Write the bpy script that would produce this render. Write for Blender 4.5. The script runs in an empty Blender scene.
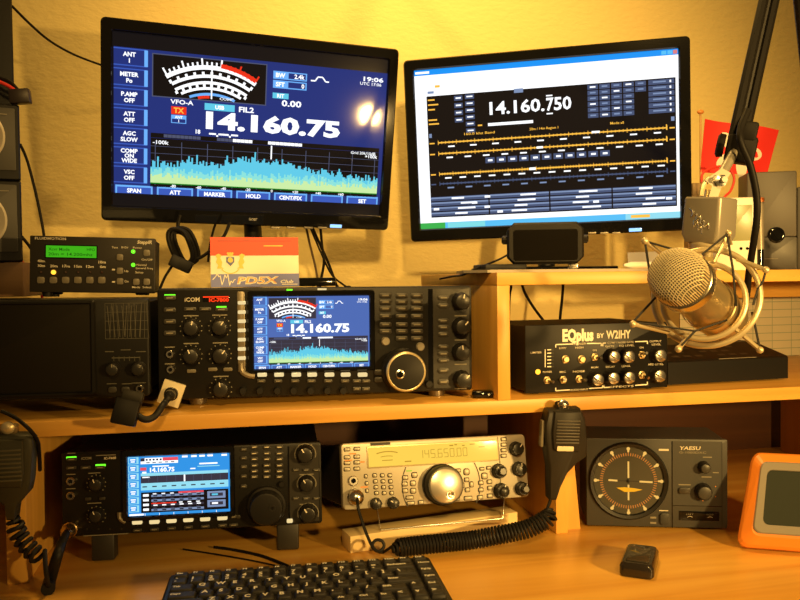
import bpy, bmesh, math, random
from mathutils import Matrix, Vector
random.seed(7)
PI = math.pi
scn = bpy.context.scene
COL = scn.collection
V = Vector
F = 778.0
DESK = 0.74; SHELF = 0.9435; HUTCH = 1.1186; WALL = 1.62

# ------------------------------------------------------------------ camera
_a = math.radians(12); _p = math.atan(20/F); _r = 0.012
CP = V((0, 0, 1.11))
fw = V((math.sin(_a)*math.cos(_p), math.cos(_a)*math.cos(_p), -math.sin(_p)))
r0 = V((math.cos(_a), -math.sin(_a), 0)); u0 = r0.cross(fw)
rt = r0*math.cos(_r)-u0*math.sin(_r); up = u0*math.cos(_r)+r0*math.sin(_r)
cd = bpy.data.cameras.new('camera'); cam = bpy.data.objects.new('camera', cd); COL.objects.link(cam)
cd.sensor_width = 36; cd.lens = 36*F/800; cd.clip_start = 0.01
m = Matrix((rt, up, -fw)).transposed().to_4x4(); m.translation = CP
cam.matrix_world = m
scn.camera = cam
def ray(x, y): return fw+rt*((x-400)/F)-up*((y-300)/F)
def at(x, y, Y):
    d = ray(x, y); return CP+d*(Y/d.y)
def atz(x, y, Z):
    d = ray(x, y); return CP+d*((Z-CP.z)/d.z)
def atd(x, y, d): return CP+ray(x, y)*d
def crop(x0, y0, s): return lambda x, y: (x0+x/s, y0+y/s)

# ------------------------------------------------------------------ materials
def lin(c):
    return tuple(((v/255)/12.92 if v/255 <= .04045 else ((v/255+.055)/1.055)**2.4) for v in c)
_M = {}
def mat(name, col, rough=.5, metal=0, spec=.5, bump=0, bscale=200, var=0, coat=0):
    if name in _M: return _M[name]
    m = bpy.data.materials.new(name); m.use_nodes = True
    nt = m.node_tree; b = nt.nodes['Principled BSDF']
    b.inputs['Base Color'].default_value = (*col, 1); b.inputs['Roughness'].default_value = rough
    b.inputs['Metallic'].default_value = metal; b.inputs['Specular IOR Level'].default_value = spec
    if coat: b.inputs['Coat Weight'].default_value = coat; b.inputs['Coat Roughness'].default_value = .08
    if bump or var:
        tc = nt.nodes.new('ShaderNodeTexCoord'); n = nt.nodes.new('ShaderNodeTexNoise')
        n.inputs['Scale'].default_value = bscale; n.inputs['Detail'].default_value = 3
        nt.links.new(tc.outputs['Object'], n.inputs['Vector'])
        if bump:
            bp = nt.nodes.new('ShaderNodeBump'); bp.inputs['Strength'].default_value = bump; bp.inputs['Distance'].default_value = .001
            nt.links.new(n.outputs['Fac'], bp.inputs['Height']); nt.links.new(bp.outputs['Normal'], b.inputs['Normal'])
        if var:
            r = nt.nodes.new('ShaderNodeValToRGB')
            r.color_ramp.elements[0].position = .3; r.color_ramp.elements[1].position = .7
            r.color_ramp.elements[0].color = (*[c*(1-var) for c in col], 1); r.color_ramp.elements[1].color = (*[min(1, c*(1+var)) for c in col], 1)
            nt.links.new(n.outputs['Fac'], r.inputs['Fac']); nt.links.new(r.outputs['Color'], b.inputs['Base Color'])
    _M[name] = m; return m
def emi(name, rgb, s=1.0, rough=.06):
    if name in _M: return _M[name]
    m = bpy.data.materials.new(name); m.use_nodes = True
    b = m.node_tree.nodes['Principled BSDF']; c = lin(rgb)
    b.inputs['Base Color'].default_value = (.006, .006, .006, 1); b.inputs['Roughness'].default_value = rough
    b.inputs['Specular IOR Level'].default_value = .15
    b.inputs['Emission Color'].default_value = (*c, 1); b.inputs['Emission Strength'].default_value = s
    _M[name] = m; return m
def wood(name, dark, light, axis='X', scale=1.0, rough=.42):
    if name in _M: return _M[name]
    m = bpy.data.materials.new(name); m.use_nodes = True
    nt = m.node_tree; b = nt.nodes['Principled BSDF']; L = nt.links.new
    tc = nt.nodes.new('ShaderNodeTexCoord'); mp = nt.nodes.new('ShaderNodeMapping')
    sc = {'X': (2.2, 34, 34), 'Z': (34, 34, 2.2), 'Y': (34, 2.2, 34)}[axis]
    mp.inputs['Scale'].default_value = [s*scale for s in sc]
    L(tc.outputs['Object'], mp.inputs['Vector'])
    n = nt.nodes.new('ShaderNodeTexNoise'); n.inputs['Scale'].default_value = 1; n.inputs['Detail'].default_value = 6; n.inputs['Distortion'].default_value = .8
    L(mp.outputs['Vector'], n.inputs['Vector'])
    r = nt.nodes.new('ShaderNodeValToRGB'); r.color_ramp.elements[0].position = .32; r.color_ramp.elements[1].position = .68
    r.color_ramp.elements[0].color = (*dark, 1); r.color_ramp.elements[1].color = (*light, 1)
    L(n.outputs['Fac'], r.inputs['Fac']); L(r.outputs['Color'], b.inputs['Base Color'])
    b.inputs['Roughness'].default_value = rough
    bp = nt.nodes.new('ShaderNodeBump'); bp.inputs['Strength'].default_value = .065; bp.inputs['Distance'].default_value = .001
    L(n.outputs['Fac'], bp.inputs['Height']); L(bp.outputs['Normal'], b.inputs['Normal'])
    _M[name] = m; return m

BLACK = mat('black_plastic', (.007, .0065, .006), .45, spec=.25, bump=.15, bscale=900)
PANEL = mat('charcoal_panel', (.009, .0085, .0075), .42, spec=.25, bump=.12, bscale=1200)
PANEL2 = mat('warm_charcoal_panel', (.028, .026, .022), .36, spec=.4, bump=.12, bscale=1200)
GLOSS = mat('gloss_black', (.005, .005, .005), .06, spec=.4)
RUBBER = mat('black_rubber', (.010, .0095, .009), .55, spec=.3)
KNOB = mat('knob_black', (.014, .013, .012), .36, spec=.3)
KNOBC = mat('knob_cap_grey', (.020, .019, .017), .32, spec=.4)
BTN = mat('button_dark', (.035, .032, .026), .4)
BTNL = mat('button_khaki', (.16, .14, .10), .4)
SILVER = mat('silver_paint', (.30, .27, .215), .38, metal=.4)
STEEL = mat('steel', (.62, .60, .55), .25, metal=1)
GOLD = mat('gold_metal', (.70, .55, .30), .28, metal=1)
BRONZE = mat('champagne_metal', (.62, .52, .32), .34, metal=.5, bump=.05, bscale=1500)
LET = mat('lettering_cream', (.62, .57, .45), .6)
LETD = mat('lettering_dim', (.22, .20, .15), .6)
LETB = mat('lettering_white', (.85, .80, .68), .5)
DARKLET = mat('lettering_black', (.03, .025, .02), .6)
LITKEY = emi('lit_key_cream', (255, 226, 160), .9)
GREEN = emi('led_green', (110, 255, 40), 1.5)
AMBERLED = emi('led_amber', (255, 176, 50), 2.2)
REDLED = emi('led_red', (255, 60, 20), 1.3)
BLUELED = emi('led_blue', (150, 200, 255), 1.6)
CORD = mat('cord_black', (.008, .007, .006), .5, spec=.15)
RED = mat('red_plastic', (.62, .03, .02), .5)
WHITEP = mat('white_plastic', (.80, .78, .70), .4)
PAPER = mat('paper', (.78, .74, .62), .8)
GREYP = mat('grey_plastic', (.075, .066, .054), .45, bump=.1, bscale=900)
WOOD = wood('pine_shelf', (.62, .31, .05), (.76, .43, .085))
WOODZ = wood('pine_upright', (.66, .35, .06), (.78, .45, .095), 'Z')
WOODD = wood('desk_wood', (.60, .28, .04), (.78, .45, .09), 'X', .7, .3)
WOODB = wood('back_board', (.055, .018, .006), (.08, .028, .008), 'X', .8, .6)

# ------------------------------------------------------------------ mesh builder
def rr(w, h, r, cx=0, cz=0, n=4):
    r = max(min(r, w/2-1e-5, h/2-1e-5), 1e-5); P = []
    for k, (sx, sz) in enumerate(((1, 1), (-1, 1), (-1, -1), (1, -1))):
        for i in range(n+1):
            a = PI/2*k+PI/2*i/n
            P.append((cx+sx*(w/2-r)+r*math.cos(a), cz+sz*(h/2-r)+r*math.sin(a)))
    return P
_T = {}
def textmesh(s, bold):
    k = (s, bold)
    if k in _T: return _T[k]
    c = bpy.data.curves.new('t', 'FONT'); c.body = s; c.size = 1; c.resolution_u = 2; c.offset = bold
    o = bpy.data.objects.new('t', c); COL.objects.link(o)
    dg = bpy.context.evaluated_depsgraph_get(); me = bpy.data.meshes.new_from_object(o.evaluated_get(dg))
    vs = [(v.co.x, v.co.y) for v in me.vertices]; fs = [tuple(p.vertices) for p in me.polygons]
    bpy.data.objects.remove(o); bpy.data.curves.remove(c); bpy.data.meshes.remove(me)
    _T[k] = (vs, fs); return _T[k]

class MB:
    def __init__(s): s.v = []; s.f = []; s.mi = []; s.mats = []; s.sm = []; s.T = Matrix()
    def add(s, vs, fs, m, smooth=False):
        if m not in s.mats: s.mats.append(m)
        i = s.mats.index(m); b = len(s.v)
        s.v += [tuple(s.T @ V(v)) for v in vs]
        for f in fs: s.f.append(tuple(b+k for k in f)); s.mi.append(i); s.sm.append(smooth)
        return s
    def box(s, c, d, m, bev=0, seg=2):
        bm = bmesh.new(); bmesh.ops.create_cube(bm, size=1)
        for v in bm.verts: v.co = V((c[0]+v.co.x*d[0], c[1]+v.co.y*d[1], c[2]+v.co.z*d[2]))
        if bev: bmesh.ops.bevel(bm, geom=list(bm.edges), offset=min(bev, min(d)*.45), segments=seg, affect='EDGES', profile=.5)
        bm.verts.index_update()
        s.add([tuple(v.co) for v in bm.verts], [tuple(v.index for v in f.verts) for f in bm.faces], m, bool(bev)); bm.free(); return s
    def rings(s, R, m, cap0=True, cap1=True, smooth=False, closed=False):
        n = len(R[0]); vs = [p for r in R for p in r]; fs = []
        L = len(R)
        for k in range(L if closed else L-1):
            for i in range(n):
                j = (i+1) % n; a = k*n; b = ((k+1) % L)*n
                fs.append((a+i, a+j, b+j, b+i))
        if not closed:
            if cap0: fs.append(tuple(range(n))[::-1])
            if cap1: fs.append(tuple((L-1)*n+i for i in range(n)))
        return s.add(vs, fs, m, smooth)
    def plate(s, cx, cz, w, h, r, y0, y1, m, ch=.0008, n=4):
        # rounded plate from y1 (back) to y0 (front), chamfered front
        R = []
        for ins, y in ((0, y1), (0, y0+ch), (ch*.3, y0+ch*.3), (ch, y0)):
            R.append([(x, y, z) for x, z in rr(w-2*ins, h-2*ins, r-ins, cx, cz, n)])
        return s.rings([r_[::-1] for r_ in R], m, smooth=True)
    def frame(s, o, i, y0, y1, m, n=4, ch=.002):
        # o,i = (cx,cz,w,h,r)
        def rg(q, ins, y): return [(x, y, z) for x, z in rr(q[2]-2*ins, q[3]-2*ins, q[4], q[0], q[1], n)]
        return s.rings([rg(o, 0, y1), rg(o, 0, y0+ch), rg(o, ch*.7, y0), rg(i, -ch*.7, y0), rg(i, 0, y0+ch), rg(i, 0, y1)], m, closed=True, smooth=False)
    def poly(s, pts, m): return s.add(pts, [tuple(range(len(pts)))], m)
    def rect(s, x0, x1, z0, z1, y, m): return s.add([(x0, y, z0), (x1, y, z0), (x1, y, z1), (x0, y, z1)], [(0, 1, 2, 3)], m)
    def line(s, a, b, w, y, m):
        d = V((b[0]-a[0], b[1]-a[1])); d.normalize(); n = V((-d.y, d.x))*w/2
        return s.add([(a[0]-n.x, y, a[1]-n.y), (b[0]-n.x, y, b[1]-n.y), (b[0]+n.x, y, b[1]+n.y), (a[0]+n.x, y, a[1]+n.y)], [(0, 1, 2, 3)], m)
    def arc(s, cx, cz, r, a0, a1, w, y, m, n=18, rz=None):
        rz = rz or r; P = []
        for k in range(n+1):
            a = math.radians(a0+(a1-a0)*k/n)
            P += [(cx+(r-w/2)*math.cos(a), y, cz+(rz-w/2)*math.sin(a)), (cx+(r+w/2)*math.cos(a), y, cz+(rz+w/2)*math.sin(a))]
        fs = [(2*k, 2*k+2, 2*k+3, 2*k+1) for k in range(n)]
        if a1 > a0: fs = [f[::-1] for f in fs]
        return s.add(P, fs, m)
    def disc(s, cx, cz, r, y, m, n=20):
        return s.poly([(cx+r*math.cos(2*PI*k/n), y, cz+r*math.sin(2*PI*k/n)) for k in range(n)], m)
    def text(s, t, x, z, h, y, m, w=None, align='c', bold=.0, slant=0):
        vs, fs = textmesh(t, bold)
        if not vs: return s
        x0 = min(v[0] for v in vs); x1 = max(v[0] for v in vs)
        k = h/.70; kx = w/(x1-x0) if w else k
        ox = {'c': -(x0+x1)/2, 'l': -x0, 'r': -x1}[align]
        return s.add([(x+(v[0]+ox+slant*v[1])*kx, y, z+(v[1]-.35)*k) for v in vs], fs, m)
    def lathe(s, prof, p, ax, m, seg=24, flute=0, nfl=12, cap=True):
        # prof = [(r, h)] along axis ax from p
        ax = V(ax).normalized(); t = V((0, 0, 1)) if abs(ax.z) < .9 else V((1, 0, 0))
        u = ax.cross(t).normalized(); w = ax.cross(u); p = V(p); R = []
        for r, h in prof:
            ring = []
            for k in range(seg):
                a = 2*PI*k/seg; q = r*(1+flute*math.cos(nfl*a)) if r > 0 else 1e-6
                ring.append(tuple(p+ax*h+(u*math.cos(a)+w*math.sin(a))*q))
            R.append(ring)
        return s.rings(R, m, cap, cap, True)
    def tube(s, pts, r, m, n=8, smooth=0, closed=False, cap=True):
        P = [V(p) for p in pts]
        if smooth: P = spline(P, smooth, closed)
        N = len(P); R = []; u = None
        for k in range(N):
            if closed: d = (P[(k+1) % N]-P[k-1])
            else: d = P[min(k+1, N-1)]-P[max(k-1, 0)]
            d.normalize()
            if u is None:
                t = V((0, 0, 1)) if abs(d.z) < .9 else V((1, 0, 0)); u = d.cross(t).normalized()
            else:
                u = (u-d*u.dot(d)).normalized()
            w = d.cross(u); rr_ = r(k/(N-1)) if callable(r) else r
            R.append([tuple(P[k]+(u*math.cos(2*PI*i/n)+w*math.sin(2*PI*i/n))*rr_) for i in range(n)])
        return s.rings(R, m, cap, cap, True, closed)
    def sphere(s, c, r, m, seg=16, rg=10, sc=(1, 1, 1)):
        vs = []; fs = []
        for i in range(1, rg):
            b = PI*i/rg
            for k in range(seg):
                a = 2*PI*k/seg
                vs.append((c[0]+r*sc[0]*math.sin(b)*math.cos(a), c[1]+r*sc[1]*math.sin(b)*math.sin(a), c[2]+r*sc[2]*math.cos(b)))
        t = len(vs); vs += [(c[0], c[1], c[2]+r*sc[2]), (c[0], c[1], c[2]-r*sc[2])]
        for i in range(rg-2):
            for k in range(seg):
                j = (k+1) % seg; fs.append((i*seg+k, (i+1)*seg+k, (i+1)*seg+j, i*seg+j))
        for k in range(seg):
            j = (k+1) % seg; fs.append((t, k, j)); fs.append((t+1, (rg-2)*seg+j, (rg-2)*seg+k))
        return s.add(vs, fs, m, True)
    def build(s, name, parent=None, smooth_angle=38):
        me = bpy.data.meshes.new(name); me.from_pydata(s.v, [], s.f)
        for mm in s.mats: me.materials.append(mm)
        for p, i, k in zip(me.polygons, s.mi, s.sm): p.material_index = i; p.use_smooth = k
        me.update()
        if any(s.sm): me.set_sharp_from_angle(angle=math.radians(smooth_angle))
        o = bpy.data.objects.new(name, me); COL.objects.link(o)
        if parent: o.parent = parent
        return o
def spline(P, n, closed=False):
    out = []; N = len(P); g = (lambda i: P[i % N]) if closed else (lambda i: P[max(0, min(N-1, i))])
    for i in range(N if closed else N-1):
        a, b, c, d = g(i-1), g(i), g(i+1), g(i+2)
        for k in range(n):
            t = k/n
            out.append(.5*((2*b)+(c-a)*t+(2*a-5*b+4*c-d)*t*t+(3*b-a-3*c+d)*t**3))
    if not closed: out.append(P[-1])
    return out

def tag(o, label, cat, group=None):
    o['label'] = label; o['category'] = cat
    if group: o['group'] = group
    return o
def struct(o): o['kind'] = 'structure'; return o
def thing(name, label, cat, loc, yaw=0, tilt=0, roll=0, group=None):
    o = bpy.data.objects.new(name, None); COL.objects.link(o); o.empty_display_size = .02
    R = Matrix.Rotation(math.radians(yaw), 4, 'Z') @ Matrix.Rotation(math.radians(tilt), 4, 'X') @ Matrix.Rotation(math.radians(roll), 4, 'Y')
    o.matrix_world = Matrix.Translation(V(loc)) @ R
    return tag(o, label, cat, group)
class Dev:
    """a device whose front face is the local plane y=0, x to the right, z up"""
    def __init__(s, *a, **k):
        s.o = thing(*a, **k); s.M = s.o.matrix_world.copy(); s.I = s.M.inverted()
    def q(s, p, y=0):
        o = s.I @ CP; d = s.I.to_3x3() @ ray(*p); t = (y-o.y)/d.y; h = o+d*t
        return h.x, h.z
    def sc(s, p): return s.q((p[0]+1, p[1]))[0]-s.q(p)[0]
    def inv(s, P): return s.I @ V(P)
    def knob(s, p, rpx, h, m=KNOB, cap=None, name='knob', flute=.03, ptr=LETB, parent=None, ang=None, y=0):
        x, z = s.q(p, y-h*.5); r = rpx*s.sc(p); b = MB()
        b.lathe([(r*1.08, 0), (r*1.08, h*.18), (r, h*.24), (r*.95, h*.88), (r*.86, h)], (x, y, z), (0, -1, 0), m, 36, flute, 12)
        if cap: b.lathe([(r*.8, h*.9), (r*.8, h+.0006), (r*.72, h+.001)], (x, y, z), (0, -1, 0), cap, 28)
        if ptr:
            a = math.radians(ang if ang is not None else random.uniform(40, 150))
            b.line((x+math.cos(a)*r*.35, z+math.sin(a)*r*.35), (x+math.cos(a)*r*.85, z+math.sin(a)*r*.85), r*.14, y-h-.0013, ptr)
        return b.build(name, parent or s.o)
    def btn(s, p, w, h, m=BTN, name='button', d=.0025, r=.3, leg=None, y=0, parent=None):
        x, z = s.q(p); k = s.sc(p); w *= k; h *= k; b = MB()
        b.plate(x, z, w, h, min(w, h)*r, y-d, y+.001, m, min(.0006, h*.2))
        if leg: b.rect(x-w*.28, x+w*.28, z-h*.14, z+h*.14, y-d-.0002, leg)
        return b.build(name, parent or s.o)
    def led(s, p, w, h, m, name='indicator_light', round=False):
        x, z = s.q(p); k = s.sc(p); b = MB()
        if round: b.lathe([(w*k/2, 0), (w*k/2, .001), (w*k*.32, .0022), (0, .0026)], (x, 0, z), (0, -1, 0), m, 16)
        else: b.plate(x, z, w*k, h*k, .0004, -.0012, .001, m, .0003)
        return b.build(name, s.o)
    def jack(s, p, rpx, name='headphone_jack', m=STEEL):
        x, z = s.q(p); r = rpx*s.sc(p); b = MB()
        b.lathe([(r, 0), (r, .003), (r*.85, .004), (r*.5, .004), (r*.5, .0012)], (x, 0, z), (0, -1, 0), m, 24)
        b.disc(x, z, r*.5, -.0014, GLOSS)
        return b.build(name, s.o)
    def label(s, b, t, p, hpx, m=LETD, wpx=None, bold=0, align='c', y=-.0006, slant=0):
        x, z = s.q(p); k = s.sc(p); b.text(t, x, z, hpx*k, y, m, wpx*k if wpx else None, align, bold, slant)
    def dash(s, b, p, w, h, m=LETD, y=-.0006):
        x, z = s.q(p); k = s.sc(p); b.rect(x-w*k/2, x+w*k/2, z-h*k/2, z+h*k/2, y, m)
    def dots(s, b, p, rpx, m=LETD, n=11, a0=-45, a1=225, d=.7):
        x, z = s.q(p); k = s.sc(p)
        for i in range(n):
            a = math.radians(a0+(a1-a0)*i/(n-1)); b.disc(x+math.cos(a)*rpx*k, z+math.sin(a)*rpx*k, d*k, -.0006, m, 6)

# ------------------------------------------------------------------ setting
wm = bpy.data.materials.new('textured_wallpaper'); wm.use_nodes = True
nt = wm.node_tree; b_ = nt.nodes['Principled BSDF']; b_.inputs['Base Color'].default_value = (.80, .65, .27, 1); b_.inputs['Roughness'].default_value = .75
tc = nt.nodes.new('ShaderNodeTexCoord'); mp = nt.nodes.new('ShaderNodeMapping'); mp.inputs['Scale'].default_value = (62, 1, 115)
n1 = nt.nodes.new('ShaderNodeTexNoise'); n1.inputs['Scale'].default_value = 1; n1.inputs['Detail'].default_value = 4; n1.inputs['Roughness'].default_value = .55
bp = nt.nodes.new('ShaderNodeBump'); bp.inputs['Strength'].default_value = .45; bp.inputs['Distance'].default_value = .0030
nt.links.new(tc.outputs['Object'], mp.inputs['Vector']); nt.links.new(mp.outputs['Vector'], n1.inputs['Vector'])
nt.links.new(n1.outputs['Fac'], bp.inputs['Height']); nt.links.new(bp.outputs['Normal'], b_.inputs['Normal'])
struct(MB().box((.3, WALL+.05, 1.2), (5, .1, 2.8), wm).build('wall_back'))
FLOORM = mat('floor_carpet', (.16, .11, .07), .9, bump=.4, bscale=300)
struct(MB().box((.3, .3, -.22), (5, 4, .04), FLOORM).build('floor'))

desk = thing('desk', 'orange pine desk carrying the radios, keyboard and shelf unit', 'desk', (.35, 1.1, -.2))
di = desk.matrix_world.inverted()
b = MB(); b.T = di; b.box((.35, 1.09, DESK-.0125), (2.4, 1.04, .025), WOODD, .003); b.build('desktop', desk)
for x in (-.8, 1.5):
    b = MB(); b.T = di; b.box((x, 1.1, (DESK-.025-.2)/2), (.03, .9, DESK-.025+.2), WOODZ, .002); b.build('side_panel', desk)

# shelf unit standing on the desk: middle shelf, hutch, uprights, back board
SF = 1.01
sh = thing('shelf_unit', 'pine shelf unit standing on the desk with radios above and below', 'shelf', (.35, 1.3, DESK))
si = sh.matrix_world.inverted()
def shp(name, c, d, m, bev=.0012):
    b = MB(); b.T = si; b.box(c, d, m, bev); return b.build(name, sh)
shp('middle_shelf', (.3, (SF+1.56)/2, SHELF-.0095), (1.7, 1.56-SF, .019), WOOD)
shp('top_shelf', ((.35+1.15)/2, (SF+1.45)/2, HUTCH-.0088), (.80, 1.45-SF, .0176), WOOD)
shp('divider', (.3592, (SF+1.45)/2, (SHELF+HUTCH-.0176)/2), (.0184, 1.45-SF, HUTCH-.0176-SHELF), WOODZ)
shp('top_rail', (.95, 1.30, HUTCH-.0176-.016), (.4, .016, .032), WOOD)
shp('upright', (.458, 1.20, (DESK+SHELF-.019)/2), (.0186, .31, SHELF-.019-DESK), WOODZ)
xl = at(20, 500, 1.05).x
shp('upright', (xl, 1.21, (DESK+SHELF-.019)/2), (.024, .36, SHELF-.019-DESK), WOODZ)
shp('upright', (1.13, 1.23, (DESK+SHELF-.019)/2), (.02, .40, SHELF-.019-DESK), WOODZ)
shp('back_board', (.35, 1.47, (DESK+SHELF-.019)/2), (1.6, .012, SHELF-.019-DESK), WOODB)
# thin board beside the post
P = [atz(566.5, 531, DESK), atz(580, 531.5, DESK)]
b = MB(); x0 = at(566, 500, 1.063).x; x1 = at(579.5, 531, 1.063).x; xt = at(572.5, 453, 1.063).x; zt = at(572.5, 453, 1.063).z
b.rings([[(x0, y, DESK), (x1, y, DESK), (xt, y, zt), (x0, y, zt-.012)] for y in (1.075, 1.060)][::1], WOODZ)
tag(b.build('wooden_board'), 'thin slanting wooden board between the shelf post and the round compass dial unit', 'board')

# ------------------------------------------------------------------ screens
NAVY = emi('screen_navy', (34, 52, 128), .9); NAVYL = emi('screen_navy_light', (58, 92, 190), 1)
SKYB = emi('screen_sky', (110, 180, 255), 1); SCW = emi('screen_white', (250, 252, 255), 1.25)
SCK = emi('screen_black', (12, 10, 14), 1); SCG = emi('screen_grey', (78, 84, 112), 1); SCR = emi('screen_red', (240, 50, 25), 1)
SCC = emi('screen_cyan', (96, 205, 235), 1); SCY = emi('screen_lime', (205, 240, 170), 1); SCM = emi('screen_aqua', (140, 228, 222), 1)
SCGR = emi('screen_green', (20, 130, 30), 1); SCO = emi('screen_orange', (255, 190, 70), 1.1)
B7 = emi('small_screen_blue', (78, 108, 182), 1.0); B7L = emi('small_screen_blue_light', (110, 160, 240), 1.0)
SCD = emi('screen_charcoal', (56, 52, 66), 1)
def radio_screen(b, x0, x1, z1, z0, y, big):
    bg, bl, dk = (NAVY, NAVYL, SCK) if big else (B7, B7L, SCD)
    W = x1-x0; H = z1-z0; X = lambda u: x0+u*W; Z = lambda v: z1-v*H
    e = .00025
    def R(u0, v0, u1, v1, m, l=1): b.rect(X(u0), X(u1), Z(v1), Z(v0), y-e*l, m)
    def T(t, u, v, h, m=SCW, w=None, bold=.01, al='c', l=3, sl=0): b.text(t, X(u), Z(v), h*H, y-e*l, m, w*W if w else None, al, bold, sl)
    b.rect(x0, x1, z0, z1, y, bg)
    keys = [('ANT', '1'), ('METER', 'Po'), ('P.AMP', 'OFF'), ('ATT', 'OFF'), ('AGC', 'SLOW'), ('COMP', 'ON', 'WIDE'), ('VSC', 'OFF')]
    for i, k in enumerate(keys):
        v = .005+.134*i
        R(0, v, .112, v+.118, SKYB if not big else NAVYL, 1); R(0, v+.008, .104, v+.110, bg, 2)
        R(.102, v+.004, .114, v+.114, SKYB, 3)
        n = len(k)
        for j, t in enumerate(k): T(t, .052, v+.06+(j-(n-1)/2)*(.042 if n == 2 else .034), .028, bold=.035)
    for i, t in enumerate(['SPAN', 'ATT', 'MARKER', 'HOLD', 'CENT/FIX', '', 'SET']):
        u = .005+.143*i; R(u, .942, u+.128, 1, SKYB, 1); R(u+.006, .955, u+.122, 1, NAVYL if big else bg, 2)
        if t: T(t, u+.064, .979, .028, bold=.04)
    # meter
    R(.128, .02, .535, .315, SCG, 1); R(.132, .027, .531, .308, dk, 2)
    cx, cz = X(.335), Z(.672)
    for (rad, hw, w, m_) in ((.590, 32, .030, SCW), (.530, 31, .022, SCW), (.485, 31, .020, SCW), (.445, 28, .018, SCW)):
        b.arc(cx, cz, rad*H, 90+hw, 90-hw, w*H, y-e*3, m_, 24)
    b.arc(cx, cz, .610*H, 84, 59, .03*H, y-e*3.5, SCR, 14)
    b.arc(cx, cz, .405*H, 112, 66, .018*H, y-e*3, SKYB, 14); b.arc(cx, cz, .385*H, 104, 92, .02*H, y-e*3.5, SCR, 8)
    for k in range(21):
        a = math.radians(59+k*3.1); r1, r2 = .59*H, (.628 if k % 4 else .652)*H
        b.line((cx+math.cos(a)*r1, cz+math.sin(a)*r1), (cx+math.cos(a)*r2, cz+math.sin(a)*r2), .012*H, y-e*3, SCR if k < 8 else SCW)
        if k % 2 == 0:
            for r1, r2 in ((.535, .56), (.455, .475)):
                b.line((cx+math.cos(a)*r1*H, cz+math.sin(a)*r1*H), (cx+math.cos(a)*r2*H, cz+math.sin(a)*r2*H), .018*H, y-e*3, SCW)
    R(.333, .06, .338, .30, SCW, 4); T('COMP', .39, .292, .018, w=.05)
    # right block
    for v, t, t2 in ((.06, 'BW', '2.4k'), (.125, 'SFT', '0')):
        R(.558, v, .685, v+.056, SKYB, 1); R(.615, v+.008, .68, v+.048, bg, 2); T(t, .585, v+.028, .03, SCW, bold=.04); T(t2, .676, v+.028, .03, al='r', bold=.03)
    R(.558, .215, .618, .255, SCC, 1); T('RIT', .588, .235, .026, SCW, bold=.03); T('0.00', .63, .285, .042, w=.075, bold=.03)
    for a, c in (((.70, .105), (.717, .105)), ((.717, .105), (.727, .075)), ((.727, .075), (.745, .075)), ((.745, .075), (.757, .105)), ((.757, .105), (.77, .105))):
        b.line((X(a[0]), Z(a[1])), (X(c[0]), Z(c[1])), .01*H, y-e*2, SCW)
    T('19:06', .945, .055, .03, w=.08, bold=.03); T('UTC 17:06', .935, .09, .022, w=.085)
    T('VFO-A', .232, .338, .03, w=.08, bold=.02); R(.195, .37, .248, .425, SCR, 1); T('TX', .2215, .397, .036, SCO, bold=.03)
    R(.195, .43, .248, .487, SKYB, 1); R(.198, .457, .245, .482, bg, 2); T('ANT', .2215, .444, .018, SCW, bold=.03); T('1', .2215, .47, .02, bold=.02)
    R(.312, .33, .42, .378, SCC, 1); T('USB', .366, .354, .026, SCW, bold=.04); T('FIL2', .463, .355, .036, w=.055, bold=.03)
    T('14.160.75', .57, .448, .112, w=.505, bold=.045)
    T('18', .29, .535, .028, bold=.03); T('--.---.--', .382, .535, .05, w=.105, bold=.04)
    # level bar
    R(.125, .565, .985, .598, dk, 1)
    for k in range(40):
        u = .17+k*.0145
        if k % 13 < 9 and u < .72: R(u, .57, u+.0135, .592, SCW if 16 < k < 36 else SCG, 2)
    R(.125, .6, .985, .945, dk, 1)
    for k in range(10): R(.14+.092*k, .62, .1425+.092*k, .93, SCG, 2)
    for k in range(5): R(.125, .655+.05*k, .985, .658+.05*k, SCG, 2)
    rn = random.Random(3); n = 150; w = .86/n
    for k in range(n):
        t = k/n; base = .10+.09*math.exp(-((t-.42)/.3)**2)-.035*math.exp(-((t-.27)/.06)**2)
        h = base+rn.uniform(-.018, .03)+(rn.random() < .10)*rn.uniform(.02, .055)
        u = .125+k*w; top = .915-h*1.05
        m1 = .915-rn.uniform(.035, .075); m2 = m1-rn.uniform(.025, .05)
        R(u, top, u+w, m2, SCC, 3); R(u, m2, u+w, m1, SCM, 3); R(u, m1, u+w, .915, SCY, 3)
    R(.125, .915, .985, .923, SCGR, 4); R(.558, .60, .563, .70, SCW, 4)
    T('-100k', .16, .628, .026, w=.055, bold=.02); T('+100k', .953, .632, .026, w=.05, bold=.02); T('Grid 20k/10dB', .92, .61, .02, w=.10)
    for i, t in enumerate(['-80', '-60', '-40', '-20', '0', '+20', '+40', '+60']): T(t, .205+.0905*i, .934, .02, bold=.02)

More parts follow.
